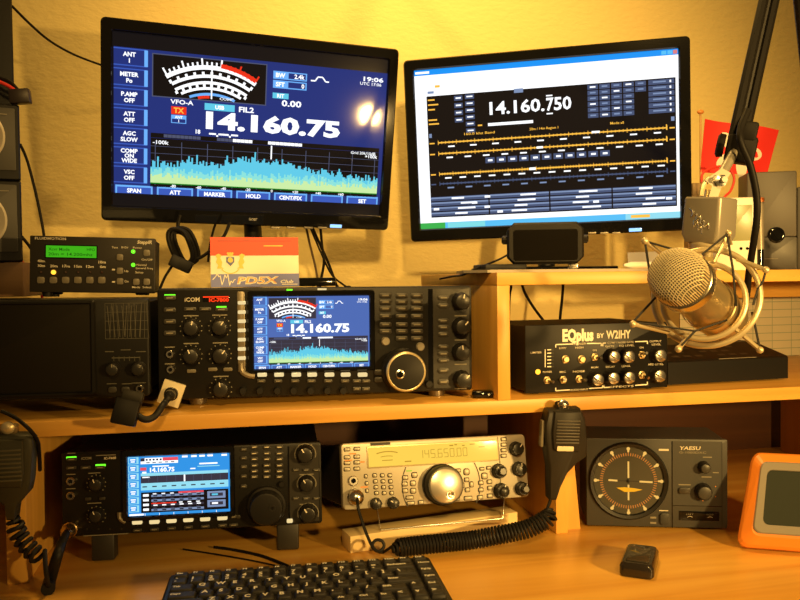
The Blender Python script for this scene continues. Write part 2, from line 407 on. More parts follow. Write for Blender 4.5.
SCRB = emi('screen_steel', (70, 84, 118), 1); SCRL = emi('screen_steel_light', (128, 148, 186), 1); XPB = emi('screen_titlebar', (20, 150, 250), 1)
XPG = emi('screen_start_green', (60, 180, 80), 1); SCLB = emi('screen_tray', (90, 195, 250), 1)
def software_screen(b, x0, x1, z1, z0, y):
    W = x1-x0; H = z1-z0; X = lambda u: x0+u*W; Z = lambda v: z1-v*H; e = .00025
    def R(u0, v0, u1, v1, m, l=1): b.rect(X(u0), X(u1), Z(v1), Z(v0), y-e*l, m)
    def T(t, u, v, h, m=SCW, w=None, bold=.01, al='c', l=3): b.text(t, X(u), Z(v), h*H, y-e*l, m, w*W if w else None, al, bold)
    b.rect(x0, x1, z0, z1, y, SCW)
    R(0, 0, 1, .034, XPB); R(.94, .006, .958, .028, SCLB, 2); R(.962, .006, .98, .028, SCLB, 2); R(.982, .006, .997, .028, emi('screen_close', (225, 130, 130), 1), 2)
    R(.004, .01, .06, .024, SCW, 2); R(.08, .10, .10, .115, SCO, 1); R(.05, .135, .075, .15, SCRL, 1)
    R(0, .963, 1, 1, SCLB); R(0, .963, .10, 1, XPG, 2); R(.11, .966, .26, .998, emi('screen_taskbar', (130, 225, 235), 1), 2); R(.80, .963, 1, 1, emi('screen_tray2', (150, 225, 245), 1), 2); R(.82, .972, .89, .99, SCO, 3)
    R(.045, .165, .99, .93, SCK, 1)
    R(.39, .16, .425, .185, SCRL, 2)
    for i in range(4): R(.155, .175+.045*i, .188, .205+.045*i, SCRB, 2); R(.161, .185+.045*i, .182, .194+.045*i, SCW, 3)
    for i in range(6): R(.198, .172+.042*i, .234, .20+.042*i, SCRB, 2); R(.204, .181+.042*i, .228, .189+.042*i, SCW, 3)
    for c in range(5):
        for i in range(6):
            if c == 4 and i > 1: continue
            u = .668+.044*c; v = .172+.034*i; R(u, v, u+.039, v+.028, SCRB, 2); R(u+.009, v+.009, u+.03, v+.018, SCRL if (c+i) % 3 else SCW, 3)
    for i in range(6): R(.892, .172+.034*i, .985, .20+.034*i, SCRB, 2); R(.908, .18+.034*i, .955, .189+.034*i, SCRL, 3); R(.968, .178+.034*i, .974, .192+.034*i, SCW, 3)
    for v in (.185, .215, .245, .31, .335): R(.05, v, .05+.02+.014*((v*100) % 2), v+.009, SCO, 2)
    R(.05, .40, .06, .425, SCRL, 2); R(.972, .395, .984, .42, SCRL, 2)
    T('14.160.', .293, .268, .075, w=.212, al='l', bold=.025); T('7', .526, .268, .075, w=.028, bold=.025); T('50', .607, .268, .075, w=.066, al='r', bold=.025)
    R(.512, .213, .536, .221, SCW, 3); R(.512, .322, .536, .33, SCW, 3)
    R(.285, .358, .46, .376, SCY if False else SCW, 2); R(.245, .363, .262, .372, SCO, 2)
    T('160.0 khz Band', .25, .415, .015, SCO, w=.12); T('20m / 14m Region 1', .50, .412, .015, SCO, w=.11); T('Mode all', .775, .41, .015, SCO, w=.05)
    for v, st, c, nl in ((.459, 60, SCO, 10), (.528, 60, SCO, 12), (.656, 80, SCO, 15), (.718, 60, SCRB, 12)):
        R(.085, v-.004, .957, v+.004, c, 2)
        for k in range(st+1):
            u = .085+.872*k/st; hh = .014 if k % 5 else .022; R(u-.0012, v-hh*.6, u+.0012, v+hh*.6, c, 3)
        for k in range(nl): R(.085+.872*(k+.6)/nl-.013, v+.022, .085+.872*(k+.6)/nl+.013, v+.031, SCW if c == SCO else SCRL, 3)
        R(.953, v-.02, .957, v+.012, c, 3); R(.05, v-.002, .07, v+.006, c, 2); R(.966, v-.002, .985, v+.006, c, 2)
    R(.68, .45, .71, .463, SCW, 4); R(.47, .521, .495, .535, SCW, 4); R(.44, .648, .465, .664, SCW, 4)
    for k in range(11): R(.27+.044*k, .57, .306+.044*k, .605, SCRB, 2); R(.28+.044*k, .582, .298+.044*k, .594, SCW, 3)
    for c in range(4):
        ua = .045+.2365*c
        for i in range(4):
            v = .80+.032*i; R(ua, v, ua+.231, v+.026, SCRB, 2); R(ua, v+.003, ua+.231, v+.012, SCRL, 3)
            uu = ua+.085+.012*((i*7+c*3) % 4); R(uu, v+.007, uu+.05+.01*((i+c) % 3), v+.018, SCW, 4)
    for u, v in ((.262, .802), (.21, .836), (.26, .866), (.056, .866), (.31, .90), (.68, .868), (.95, .87)): R(u, v+.004, u+.022, v+.018, SCW, 4)

def monitor(name, label, base, yaw, tilt, roll, W, H, scr, painter, brand, footz, footc, footw, footdx):
    D = Dev(name, label, 'monitor', base, yaw, tilt, roll); o = D.o
    q = [D.q(p) for p in scr]
    sx0 = (q[0][0]+q[3][0])/2; sx1 = (q[1][0]+q[2][0])/2; sz1 = (q[0][1]+q[1][1])/2; sz0 = (q[2][1]+q[3][1])/2
    gx0, gx1, gz0, gz1 = -W/2+.018, W/2-.018, .026, H-.020
    if painter is software_screen: gx0, gx1, gz0, gz1 = sx0, sx1, sz0, sz1
    b = MB(); b.frame((0, H/2, W, H, .008), ((gx0+gx1)/2, (gz0+gz1)/2, gx1-gx0, gz1-gz0, .001), -.006, .022, GLOSS, ch=.003)
    fr = b.build('bezel', o)
    b = MB(); b.rings([[(x, y, z) for x, z in rr(W-2*i, H-2*i, .02, 0, H/2)] for i, y in ((.002, .018), (.012, .030), (.06, .052))][::-1], BLACK); b.build('rear_shell', o)
    b = MB()
    b.rect(gx0-.001, gx1+.001, gz0-.001, gz1+.001, .001, emi('dark_panel_glow', (14, 13, 18), 1, .12)); painter(b, sx0, sx1, sz1, sz0, .0006); b.build('screen', o)
    b = MB(); b.text(brand, 0, .0125, .006, -.0066, STEEL, bold=.02); b.build('brand_mark', o)
    return D
D = monitor('monitor', 'black monitor on the left showing a blue radio screen with 14.160.75', (.0337, 1.4270, 1.2115), 5.98, 10.05, 1.43, .508, .3299,
    [(114.5, 49.5), (388.5, 70.5), (379, 202), (113, 195.5)], lambda b, x0, x1, z1, z0, y: radio_screen(b, x0, x1, z1, z0, y, True), 'acer', 1.10, None, .22, 0)
MON1 = D
for px in (275, 291, 308, 322):
    x, z = D.q((px, 229)); D.btn((px, 227.5), 9, 2, SILVER, 'menu_button', .007)
x, z = D.q((335, 228)); b = MB(); b.plate(x, .0045, .022, .006, .001, -.0075, 0, BLUELED); b.build('power_light', D.o)
# stand of left monitor: foot on the top of the big radio
I1 = D.I
b = MB(); b.T = I1; c = D.M @ V((0, .045, .06)); ft = 1.1015
b.tube([c+V((0, .015, .02)), V((c.x+.004, c.y+.005, 1.19)), V((c.x+.006, 1.40, ft+.012))], .016, BLACK, 12); b.build('stand_neck', D.o)
xr = at(335, 280, 1.30).x
b = MB(); b.T = I1; b.box((xr-.095, 1.36, ft+.007), (.19, .15, .014), GLOSS, .003); b.build('stand_foot', D.o)

D = monitor('monitor', 'black monitor on the right showing white radio software with 14.160.750', (.5679, 1.3557, 1.1878), -22.87, 4.16, -1.17, .51, .3387,
    [(414, 71.2), (676.4, 48.3), (681.7, 217.6), (421, 229)], software_screen, 'acer', HUTCH, None, .22, 0)
b = MB(); x, z = D.q((635, 231)); b.plate(x, .005, .022, .006, .001, -.0075, 0, BLUELED); b.build('power_light', D.o)
for px in (592, 604, 616): D.btn((px, 233), 8, 2, SILVER, 'menu_button', .007)
b = MB(); b.T = D.I; c = D.M @ V((0, .045, .06))
b.tube([c+V((0, .01, .02)), V((c.x+.006, c.y+.012, 1.19)), V((c.x, c.y, HUTCH+.012))], .016, BLACK, 12); b.build('stand_neck', D.o)
b = MB(); b.T = D.I; b.box((c.x-.02, c.y-.03, HUTCH+.0066), (.24, .13, .012), GLOSS, .003); b.build('stand_foot', D.o)
MON2 = D

# ------------------------------------------------------------------ big transceiver on the shelf
def body(D, W, H, dep, m, face, r=.004, fh=.012, name='body'):
    b = MB(); b.rings([[(x, y, z) for x, z in rr(W-.008, H-.006, .002, 0, H/2)] for y in (dep, .012)], m); b.build('case', D.o)
    b = MB(); b.plate(0, H/2, W, H, r, 0, .014, face, .002); return b
D = Dev('radio_transceiver', 'large black radio transceiver with a blue colour screen on the middle shelf', 'radio', (.1122, 1.0520, .9555), -2.22, 0, .26)
W, H = .424, .1463
b = body(D, W, H, .40, BLACK, PANEL)
A = crop(150, 280, 4.618); Bc = crop(220, 280, 2.963); Cc = crop(375, 280, 4.618)
D.label(b, 'iCOM', A(195, 90), 4.2, LET, 15, .02)
for p in ((92, 310), (92, 387)): D.dash(b, A(*p), 10, 1)
for p in ((190, 165), (322, 162), (190, 293), (325, 290), (328, 445)): D.dash(b, A(*p), 15, 1.2)
for p in ((190, 220), (322, 218), (190, 350), (325, 348), (327, 503)): D.dots(b, A(*p), 11, LETD, 11)
for k in range(4): D.dash(b, Cc(395, 165+112*k if k else 165), 12, 1)
x0, z0 = D.q((428, 287)); x1, _ = D.q((432.5, 287)); b.rect(x0, x1, .012, H-.004, -.0005, GLOSS)
x0, _ = D.q((433, 300)); b.rect(x0, W/2-.004, .004, H-.004, -.0004, PANEL2)
fp = b.build('front_panel', D.o)
b = MB(); x, z = D.q(A(305, 88)); k = D.sc((200, 300)); b.plate(x, z, 27*k, 6*k, .001, -.001, .001, GLOSS)
b.rect(x-13*k, x+13*k, z+1.6*k, z+2.9*k, -.0013, REDLED); b.text('IC-7800', x+3*k, z-.9*k, 3.4*k, -.0014, REDLED, 20*k, 'c', .05); b.build('model_badge', D.o)
D.led(A(92, 72), 11, 2.6, GREEN); D.led(A(330, 126), 10, 2.4, GREEN)
for p in ((92, 82), (92, 138), (92, 192), (92, 245)): D.btn(A(*p), 12, 5, BTN, leg=LETD)
for p in ((185, 134), (255, 134), (330, 136)): D.btn(A(*p), 12, 4, BTN, leg=LETD)
for p in ((192, 420), (290, 412), (360, 412)): D.btn(A(*p), 9, 3.6, BTNL)
for p in ((190, 220), (322, 218), (190, 350), (325, 348), (327, 503)): D.knob(A(*p), 8.4, .014, KNOB, KNOBC)
D.knob(A(430, 520), 3, .006, KNOB, None, 'small_knob', ptr=None)
for p in ((92, 342), (95, 413)): D.jack(A(*p), 4.2)
# silver trim left of screen
b = MB(); k = D.sc((240, 330)); xa, za = D.q((237, 291.5)); xb, zb = D.q((245.5, 372)); 
TRIM = mat('trim_taupe', (.20, .17, .125), .4, metal=.4); b.plate((xa+xb)/2, (za+zb)/2, xb-xa, za-zb, .002, -.002, .001, TRIM)
b.tube([(xb-.006, -.0008, zb+.012), (xb-.005, -.0008, zb+.002), (xb+.002, -.0008, zb-.004), (xb+.012, -.0008, zb-.006)], .004, TRIM, 8, 4); b.build('side_trim', D.o)
for y in (105, 148, 190, 232, 275, 318, 360): D.btn(A(424, y), 8, 3.6, LITKEY, 'soft_key', .0035)
# screen
b = MB(); x0, z1 = D.q((247, 291)); x1, z0 = D.q((375, 370)); S0 = D.q((253.5, 296.8)); S1 = D.q((369.5, 366))
b.frame(((x0+x1)/2, (z0+z1)/2, x1-x0, z1-z0, .004), ((S0[0]+S1[0])/2, (S0[1]+S1[1])/2, S1[0]-S0[0], S0[1]-S1[1], .001), -.004, .001, GLOSS); b.build('screen_bezel', D.o)
b = MB(); radio_screen(b, S0[0]-.0003, S1[0]+.0003, S0[1]+.0003, S1[1]-.0003, -.0012, False); b.build('screen', D.o)
D.led((289.5, 289.8), 6, 1.6, GREEN); D.led((322, 289.2), 9, 1.8, LITKEY)
for x in (125, 175, 226, 273, 324, 372, 422): D.btn(Bc(x, 280), 9.5, 4, LITKEY, 'soft_key', .0035)
for x in (122, 172, 222, 270, 320, 370, 405, 432): D.btn(Bc(x, 299), 8.5, 3.4, BTN, leg=LETD)
for x in (68, 118, 170, 218, 268, 318, 365): D.knob(Bc(x, 328), 3.6, .008, KNOB, None, 'small_knob', ptr=None)
for x in (405, 432): D.btn(Bc(x, 322), 8, 3.6, BTN, leg=LETD)
for j, y in enumerate((46, 65, 85, 107, 132, 152, 173)):
    for i, x in enumerate((490, 538, 583)):
        if j == 6 and i == 0: continue
        D.btn(Bc(x, y), 12, 4.6, BTN, leg=LETD)
for p in ((491, 182), (594, 198)): D.knob(Bc(*p), 4, .004, SILVER, None, 'round_button', 0, None)
for p in ((15, 425), (15, 460)): D.btn(Cc(*p), 8, 5, BTN)
for y in (82, 118, 188, 218, 250, 308, 340, 372, 418, 470): D.btn(Cc(315, y), 11, 4.6 if y < 400 else 5.5, BTN, r=.5, leg=LETD)
for p in ((400, 98), (400, 215), (400, 333), (405, 460)): D.knob(Cc(*p), 8.2, .018, KNOB, KNOBC)
D.knob((429, 384), 3.6, .006, KNOB, None, 'small_knob', ptr=None)
x, z = D.q((405, 371), -.015); k = D.sc((405, 371)); b = MB()
b.lathe([(21.5*k, 0), (21.5*k, .006), (20*k, .008), (20*k, .022), (18.5*k, .026), (16.5*k, .0265)], (x, 0, z), (0, -1, 0), KNOB, 48, .008, 24)
b.lathe([(19.4*k, .0245), (18.6*k, .0263), (17.6*k, .0268), (17.2*k, .0266)], (x, 0, z), (0, -1, 0), BRONZE, 48, cap=False)
dl = b.build('tuning_dial', D.o)
b = MB(); b.lathe([(4.6*k, .026), (4.4*k, .028), (3.2*k, .0285), (2.6*k, .027)], (x-6.5*k, 0, z-2*k), (0, -1, 0), STEEL, 24); b.disc(x-6.5*k, z-2*k, 3*k, -.0288, GLOSS); b.build('finger_dimple', dl)
for px, py in ((198, 406), (437, 397)):
    x, z = D.q((px, py), .03); b = MB(); b.T = Matrix.Translation((0, 0, 0))
    for yy, nm in ((.035, 0), (.34, 0)):
        b = MB(); b.lathe([(.011, -.0110), (.012, -.006), (.012, .002)], (x, yy, 0), (0, 0, 1), mat('foot_metal', (.30, .27, .22), .3, metal=.9), 24); b.build('foot', D.o)
TRX = D

# ------------------------------------------------------------------ speaker box left of it
D = Dev('loudspeaker', 'wide black loudspeaker box with dark grille left of the large transceiver', 'speaker', (-.2580, 1.0440, .9665), -3, 0, .3)
W, H = .30, .1245
b = body(D, W, H, .29, mat('speaker_case', (.007, .006, .005), .5, spec=.2), PANEL)
G = crop(0, 280, 4.61)
x0, z1 = D.q(G(484, 108)); x1, z0 = D.q(G(686, 268))
PRT = mat('printed_line', (.09, .085, .06), .6)
for k in range(11): b.line((x0+(x1-x0)*k/10, z0), (x0+(x1-x0)*min(1, max(0, (k/10+.05*math.sin(k*1.7)))), z1), .0005, -.0005, PRT)
for k in range(5): b.line((x0, z0+(z1-z0)*k/4), (x1, z0+(z1-z0)*k/4), .0005, -.0005, PRT)
for k in range(8):
    f = .05+.9*k/8; b.line((x0+(x1-x0)*f, z1-.003), (x0+(x1-x0)*(f+(.06 if k < 4 else -.05)), z0+.002), .0007, -.0006, PRT)
for p, w in (((505, 330), 9), ((580, 322), 10), ((650, 330), 10), ((580, 358), 28), ((515, 478), 10), ((585, 478), 10), ((640, 474), 14)): D.dash(b, G(*p), w, .9, PRT)
for k in range(6):
    x, z = D.q(G(525+24*k, 352)); b.line((x, z), (x, z-.006), .0006, -.0006, PRT)
b.build('front_panel', D.o)
gm = bpy.data.materials.new('perforated_grille'); gm.use_nodes = True; nt = gm.node_tree; pb = nt.nodes['Principled BSDF']; pb.inputs['Roughness'].default_value = .6; pb.inputs['Specular IOR Level'].default_value = .12
tc = nt.nodes.new('ShaderNodeTexCoord'); vo = nt.nodes.new('ShaderNodeTexVoronoi'); vo.inputs['Scale'].default_value = 330; vo.inputs['Randomness'].default_value = 0
cr = nt.nodes.new('ShaderNodeValToRGB'); cr.color_ramp.elements[0].position = .32; cr.color_ramp.elements[1].position = .42
cr.color_ramp.elements[0].color = (.001, .001, .001, 1); cr.color_ramp.elements[1].color = (.012, .010, .007, 1)
nt.links.new(tc.outputs['Object'], vo.inputs['Vector']); nt.links.new(vo.outputs['Distance'], cr.inputs['Fac']); nt.links.new(cr.outputs['Color'], pb.inputs['Base Color'])
x1, z0 = D.q((96, 391)); z1 = D.q((96, 304))[1]
b = MB(); b.frame(((-W/2+x1)/2+.004, (z0+z1)/2, x1+W/2-.006, z1-z0+.010, .003), ((-W/2+x1)/2+.004, (z0+z1)/2, x1+W/2-.018, z1-z0, .002), -.004, .001, BLACK); b.build('grille_frame', D.o)
b = MB(); b.plate((-W/2+x1)/2+.004, (z0+z1)/2, x1+W/2-.016, z1-z0+.002, .001, -.0012, .001, gm, .0003); b.build('grille', D.o)
for p in ((520, 412), (638, 410)): D.knob(G(*p), 7, .012, KNOB, KNOBC, ptr=LETD)
for p in ((520, 505), (580, 505)): D.btn(G(*p), 8, 6, BTN)
D.jack(G(645, 500), 4.2)
for x in (-.12, .115):
    for y in (.03, .25):
        b = MB(); b.lathe([(.012, -.0220), (.013, -.012), (.013, .001)], (x, y, 0), (0, 0, 1), RUBBER, 20); b.build('foot', D.o)
SPK = D

# ------------------------------------------------------------------ antenna controller on the speaker
D = Dev('antenna_controller', 'small dark controller box with a green display on top of the left loudspeaker', 'controller', (-.1928, 1.1479, 1.0974), -.9, -1, 1.6)
W, H = .165, .0776
b = MB(); b.rings([[(x, y, z) for x, z in rr(W-.003, H-.003, .002, 0, H/2)] for y in (.068, .008)], BLACK); b.build('case', D.o)
b = MB(); b.plate(0, H/2, W, H, .0015, 0, .01, mat('controller_face', (.022, .019, .015), .45, spec=.25), .001)
T_ = crop(20, 225, 5.714)
D.label(b, 'FLUIDMOTION', T_(175, 77), 2.6, LET, 31, .02); D.label(b, 'SteppIR', T_(712, 98), 3.4, LET, 15, .03, slant=.2)
for t, p in (('40m', (122, 205)), ('30m', (122, 232)), ('20m', (194, 234)), ('17m', (264, 235)), ('15m', (332, 236)), ('12m', (400, 237)), ('10m', (470, 212)), ('6m', (474, 238))): D.label(b, t, T_(*p), 2.7, LET, 7.5 if t != '6m' else 6, .03)
for t, p, w in (('Tune', (542, 128), 6), ('Bi-Dir', (600, 128), 7), ('Power', (672, 130), 9), ('On/Off', (726, 198), 11), ('Mode', (664, 355), 8), ('Select', (726, 355), 9), ('Up', (608, 263), 4), ('Dn', (610, 322), 4), ('Normal', (695, 228), 10), ('General Freq', (710, 247), 17), ('Setup', (682, 270), 8)): D.label(b, t, T_(*p), 2.1, LET, w, .01)
for p in ((535, 255), (535, 325)): D.dash(b, T_(*p), 3, 1.6, LET)
b.build('front_panel', D.o)
b = MB(); q = [D.q(T_(*p)) for p in ((150, 118), (438, 122), (438, 188), (150, 184))]
x0, x1, z1, z0 = q[0][0], q[1][0], (q[0][1]+q[1][1])/2, (q[2][1]+q[3][1])/2
b.plate((x0+x1)/2, (z0+z1)/2, x1-x0+.003, z1-z0+.003, .001, -.001, .001, GLOSS, .0004)
b.rect(x0, x1, z0, z1, -.0012, emi('lcd_green', (62, 176, 22), 1)); LG = emi('lcd_dark', (22, 84, 10), 1)
hh = (z1-z0); b.text('Xcvr Mode', x0+.003, z0+hh*.70, hh*.26, -.0015, LG, (x1-x0)*.42, 'l', .01); b.text('HFO', x1-.002, z0+hh*.72, hh*.24, -.0015, LG, None, 'r', .01)
b.text('20m = 14.200mhz', x0+.003, z0+hh*.28, hh*.26, -.0015, LG, (x1-x0)*.88, 'l', .01); b.build('display', D.o)
for x in (120, 192, 262, 332, 400, 468): D.btn(T_(x, 315), 7.4, 7, BTNL, r=.25)
for p in ((572, 185), (725, 160), (572, 262), (572, 322), (665, 325), (725, 325)): D.btn(T_(*p), 6.4, 6.6, BTNL, r=.25)
for i, x in enumerate((120, 192, 262, 332, 400, 468)): D.led(T_(x, 270), 5 if i == 1 else 2.4, 0, AMBERLED if i == 1 else mat('led_off', (.05, .02, .01), .3), round=True)
for p in ((647, 152), (647, 228)): D.led(T_(*p), 4.2, 0, GREEN, round=True)
for x, hz in ((-.062, .0086), (.062, .0048)):
    for y in (.012, .055):
        b = MB(); b.lathe([(.006, -hz+.0022), (.007, -.001), (.007, .001)], (x, y, 0), (0, 0, 1), RUBBER, 16); b.build('foot', D.o)
CTRL = D

# ------------------------------------------------------------------ equaliser
D = Dev('equalizer_unit', 'black audio equaliser box with white EQplus lettering and silver knobs', 'audio unit', (.5119, 1.0377, SHELF+.0036), .6, 0, 0)
W, H = .223, .0965
b = MB(); b.rings([[(x, y, z) for x, z in rr(W-.004, H-.004, .001, 0, H/2)] for y in (.17, .004)], BLACK); b.build('case', D.o)
b = MB(); b.plate(0, H/2, W, H, .001, 0, .005, mat('equaliser_face', (.008, .0075, .007), .4, spec=.2), .0008)
Q = crop(500, 280, 4.444)
D.label(b, 'EQplus', Q(346, 244), 10.5, LETB, 31, .05); D.label(b, 'BY', Q(446, 247), 4.2, LETB, 7, .02); D.label(b, 'W2IHY', Q(526, 241), 7.2, LETB, 24.5, .03)
def pl(pts, w=1):
    for a, c in zip(pts, pts[1:]): b.line(D.q(Q(*a)), D.q(Q(*c)), w*D.sc(Q(*a)), -.0006, LETB)
pl([(247, 300), (247, 287), (325, 284)]); pl([(385, 282), (449, 281), (449, 294)]); pl([(456, 294), (456, 281), (470, 280)]); pl([(600, 274), (654, 272), (654, 284)])
pl([(247, 478), (247, 492), (310, 488)]); pl([(395, 482), (455, 478), (455, 468)]); pl([(461, 468), (461, 478), (490, 476)]); pl([(600, 468), (654, 464), (654, 452)])
pl([(200, 308), (200, 388)], .8)
for k in range(6): D.dash(b, Q(218, 310+15*k), 4, 1, LETB); b.disc(*D.q(Q(234, 310+15*k)), .001, -.0006, KNOBC, 8)
for t, p, w in (('EQUALIZER', (355, 283), 12), ('COMP / NOISE GATE', (535, 277), 26), ('LOW', (278, 302), 7), ('HIGH', (352, 300), 8), ('GATE', (487, 294), 9), ('EQ LEVEL', (563, 291), 15), ('OUTPUT', (690, 272), 12), ('LEVEL', (694, 286), 9), ('LIMITER', (160, 322), 11), ('POWER', (210, 408), 9), ('MIC', (278, 408), 6), ('NOISE', (350, 406), 12), ('MON', (420, 388), 7), ('DELAY', (490, 385), 9), ('LEVEL', (560, 382), 9), ('MIC LEVEL', (692, 374), 15), ('AUDIO INPUT', (352, 487), 18), ('EFFECTS', (540, 473), 24), ('ON', (420, 312), 4), ('ON', (628, 300), 4)): D.label(b, t, Q(*p), 1.7, LET, w, .01)
b.build('front_panel', D.o)
for p in ((500, 340), (565, 340), (705, 335), (428, 442), (497, 435), (567, 432), (702, 425)):
    kb = D.knob(Q(*p), 6.6, .012, KNOB, STEEL, ptr=None)
    x, z = D.q(Q(*p), -.006); r = 6.6*D.sc(Q(*p)); c = MB(); a = math.radians(-38)
    c.T = Matrix.Translation((x, -.0135, z)) @ Matrix.Rotation(-a, 4, 'Y'); c.box((.0, 0, 0), (r*1.5, .003, r*.42), STEEL, .0006); c.build('pointer', kb)
for i, p in enumerate(((290, 352), (362, 352), (420, 342), (630, 333), (208, 445), (280, 443), (350, 440), (630, 422))):
    x, z = D.q(Q(*p)); k = D.sc(Q(*p)); c = MB()
    c.lathe([(3.8*k, 0), (3.8*k, .0015), (2.8*k, .002), (2.4*k, .005), (1.2*k, .005)], (x, 0, z), (0, -1, 0), GOLD, 6 if i > 1 else 20)
    t = c.build('toggle_switch' if i > 1 else 'trimmer', D.o)
    if i > 1:
        c = MB(); dx, dz = ((.004, .0), (.0, .004), (.004, -.001), (-.003, .002), (.005, 0), (.003, -.003))[i-2]
        c.tube([(x, -.004, z), (x+dx*.6, -.009, z+dz*.6), (x+dx, -.014, z+dz)], lambda t: .0012+.0009*t, STEEL, 10); c.build('lever', t)
D.led(Q(168, 408), 5, 0, AMBERLED, round=True)
for x in (-.09, .09):
    for y in (.02, .15):
        b = MB(); b.lathe([(.006, -.0030), (.006, .001)], (x, y, 0), (0, 0, 1), RUBBER, 16); b.build('foot', D.o)

# black wedge box right of equaliser
D = Dev('power_supply', 'low black box with a sloping top right of the equaliser', 'electronics', (.7487, 1.0709, SHELF), 4.3, 0, 0)
b = MB(); W = .2212
prof = [(0, .003), (0, .0365), (.003, .039), (.075, .056), (.20, .056), (.20, .003)]
b.rings([[(x, y, z) for y, z in prof] for x in (-W/2, W/2)], mat('matt_black_case', (.008, .0075, .007), .42, spec=.25))
for k in range(7):
    for j in range(3):
        x = -W/2+.02+.021*k; y = .015+.018*j; z = .039+(y-.003)*.017/.072
        if (k+j) % 4 != 3: b.add([(x, y, z+.0005), (x+.013, y, z+.0005), (x+.013, y+.007, z+.0022), (x, y+.007, z+.0022)], [(0, 1, 2, 3)], mat('vent_slot', (.05, .04, .03), .4))
b.build('case', D.o)
b = MB(); b.rect(-.02, .05, .0385, .0393, -.0003, LETD); b.build('lettering_strip', D.o)
for x in (-.09, .09):
    b = MB(); b.box((x, .03, .0024), (.02, .02, .004), RUBBER, .0005); b.build('foot', D.o); b = MB(); b.box((x, .17, .0024), (.02, .02, .004), RUBBER, .0005); b.build('foot', D.o)

# ------------------------------------------------------------------ smaller transceiver on the desk
D = Dev('radio_transceiver', 'black radio transceiver with a pale blue screen on the desk under the shelf', 'radio', (-.0572, 1.0717, .7776), -4.2, -2.37, 0)
W, H = .34, .1112
b = body(D, W, H, .20, BLACK, PANEL)
A = crop(60, 435, 5.22); Bc = crop(230, 435, 5.22); Kc = crop(115, 445, 6)
D.label(b, 'iCOM', A(138, 121), 2.6, LETD, 10, .02); D.dash(b, A(240, 105), 20, .8, LETD); D.label(b, 'IC-7600', A(262, 120), 2.4, LET, 12, .03)
for p, w in (((58, 205), 9), ((58, 280), 9), ((180, 198), 12), ((180, 355), 14), ((60, 95), 8)): D.dash(b, A(*p), w, .9, LETD)
for p in ((190, 255), (190, 420)): D.dots(b, A(*p), 9.3, LETD)
for k in range(4): b.disc(*D.q(A(142+60*k, 490)), .0014, -.0006, KNOBC, 10)
D.dash(b, A(240, 520), 45, .9, LETD)
for p in ((393, 52), (400, 205), (400, 360)): D.dash(b, Bc(*p), 14, 1, LETD)
for p, r in (((393, 100), 10.5), ((400, 255), 9.5), ((408, 410), 10.5)):
    x, z = D.q(Bc(*p)); k = D.sc(Bc(*p)); b.arc(x, z, r*k, -20, 200, .8*k, -.0006, LETD)
x0, _ = D.q(Bc(301, 100)); x1, _ = D.q(Bc(309, 100)); b.rect(x0, x1, .006, H-.004, -.0005, GLOSS)
b.rect(x1, W/2-.004, .004, H-.004, -.0003, PANEL2)
b.build('front_panel', D.o)
D.led(A(60, 118), 10, 2.4, GREEN); D.led(A(212, 158), 10, 2.4, GREEN); D.led((152.5, 450.8), 7, 1.8, GREEN)
for p in ((60, 170), (135, 169), (62, 126), (210, 168)): D.btn(A(*p), 10, 3.4, BTN, leg=LETD)
for p in ((148, 332), (222, 330)): D.btn(A(*p), 6, 3, BTN)
for p in ((190, 255), (190, 420)): D.knob(A(*p), 7, .013, KNOB, KNOBC, ang=110)
for p in ((58, 240), (58, 316)): D.jack(A(*p), 4.4)
b = MB(); x0, z1 = D.q((121.5, 449.5)); x1, z0 = D.q((235.5, 516)); S0 = D.q((127.8, 456.9)); S1 = D.q((230.3, 511))
b.frame(((x0+x1)/2, (z0+z1)/2, x1-x0, z1-z0, .003), ((S0[0]+S1[0])/2, (S0[1]+S1[1])/2, S1[0]-S0[0], S0[1]-S1[1], .001), -.004, .001, GLOSS); b.build('screen_bezel', D.o)
b = MB(); X0, X1, Z1, Z0 = S0[0], S1[0], S0[1], S1[1]; WW = X1-X0; HH = Z1-Z0
L6 = emi('scope_blue', (48, 150, 232), 1); L6L = emi('scope_cyan', (150, 225, 245), 1); PK = emi('scope_pink', (240, 80, 95), 1)
def R(u0, v0, u1, v1, m, l=1): b.rect(X0+u0*WW, X0+u1*WW, Z1-v1*HH, Z1-v0*HH, -.001-.00025*l, m)
R(0, 0, 1, 1, L6, 0)
for i in range(7):
    R(.005, .01+.135*i, .105, .125+.135*i, L6L, 1); R(.012, .02+.135*i, .085, .112+.135*i, L6, 2); R(.025, .04+.135*i, .075, .06+.135*i, SCW, 3); R(.03, .075+.135*i, .07, .095+.135*i, SCW, 3)
R(.125, .03, .49, .13, SCW, 1); R(.34, .03, .49, .085, PK, 2); R(.125, .03, .165, .085, SCD, 2)
for k in range(5): R(.175+.034*k, .045, .195+.034*k, .075, SCD, 3); R(.18+.06*k, .10, .215+.06*k, .115, SCD, 3)
for u in (.53, .62, .70, .78, .92): R(u, .015, u+.055, .045, SCW, 1)
R(.12, .19, .18, .24, PK, 1); R(.14, .26, .18, .29, SCW, 1); b.text('14.160.75', X0+.335*WW, Z1-.235*HH, .07*HH, -.0015, SCW, .24*WW, 'c', .04); R(.24, .165, .40, .185, SCW, 2)
R(.70, .15, .88, .175, SCW, 1); R(.68, .20, .90, .215, L6L, 1); R(.61, .23, .66, .25, SCW, 1)
R(.125, .285, .985, .335, L6L, 1); R(.125, .335, .985, .455, SCD, 1); R(.14, .345, .21, .365, SCW, 2)
for k in range(9): R(.2+.088*k, .335, .203+.088*k, .455, SCG, 2)
R(.545, .335, .56, .45, SCW, 3); R(.125, .455, .985, .575, L6L, 1)
for k in range(9): R(.14+.095*k, .505, .185+.095*k, .525, SCD, 2)
R(.125, .61, .985, .955, SCK, 1)
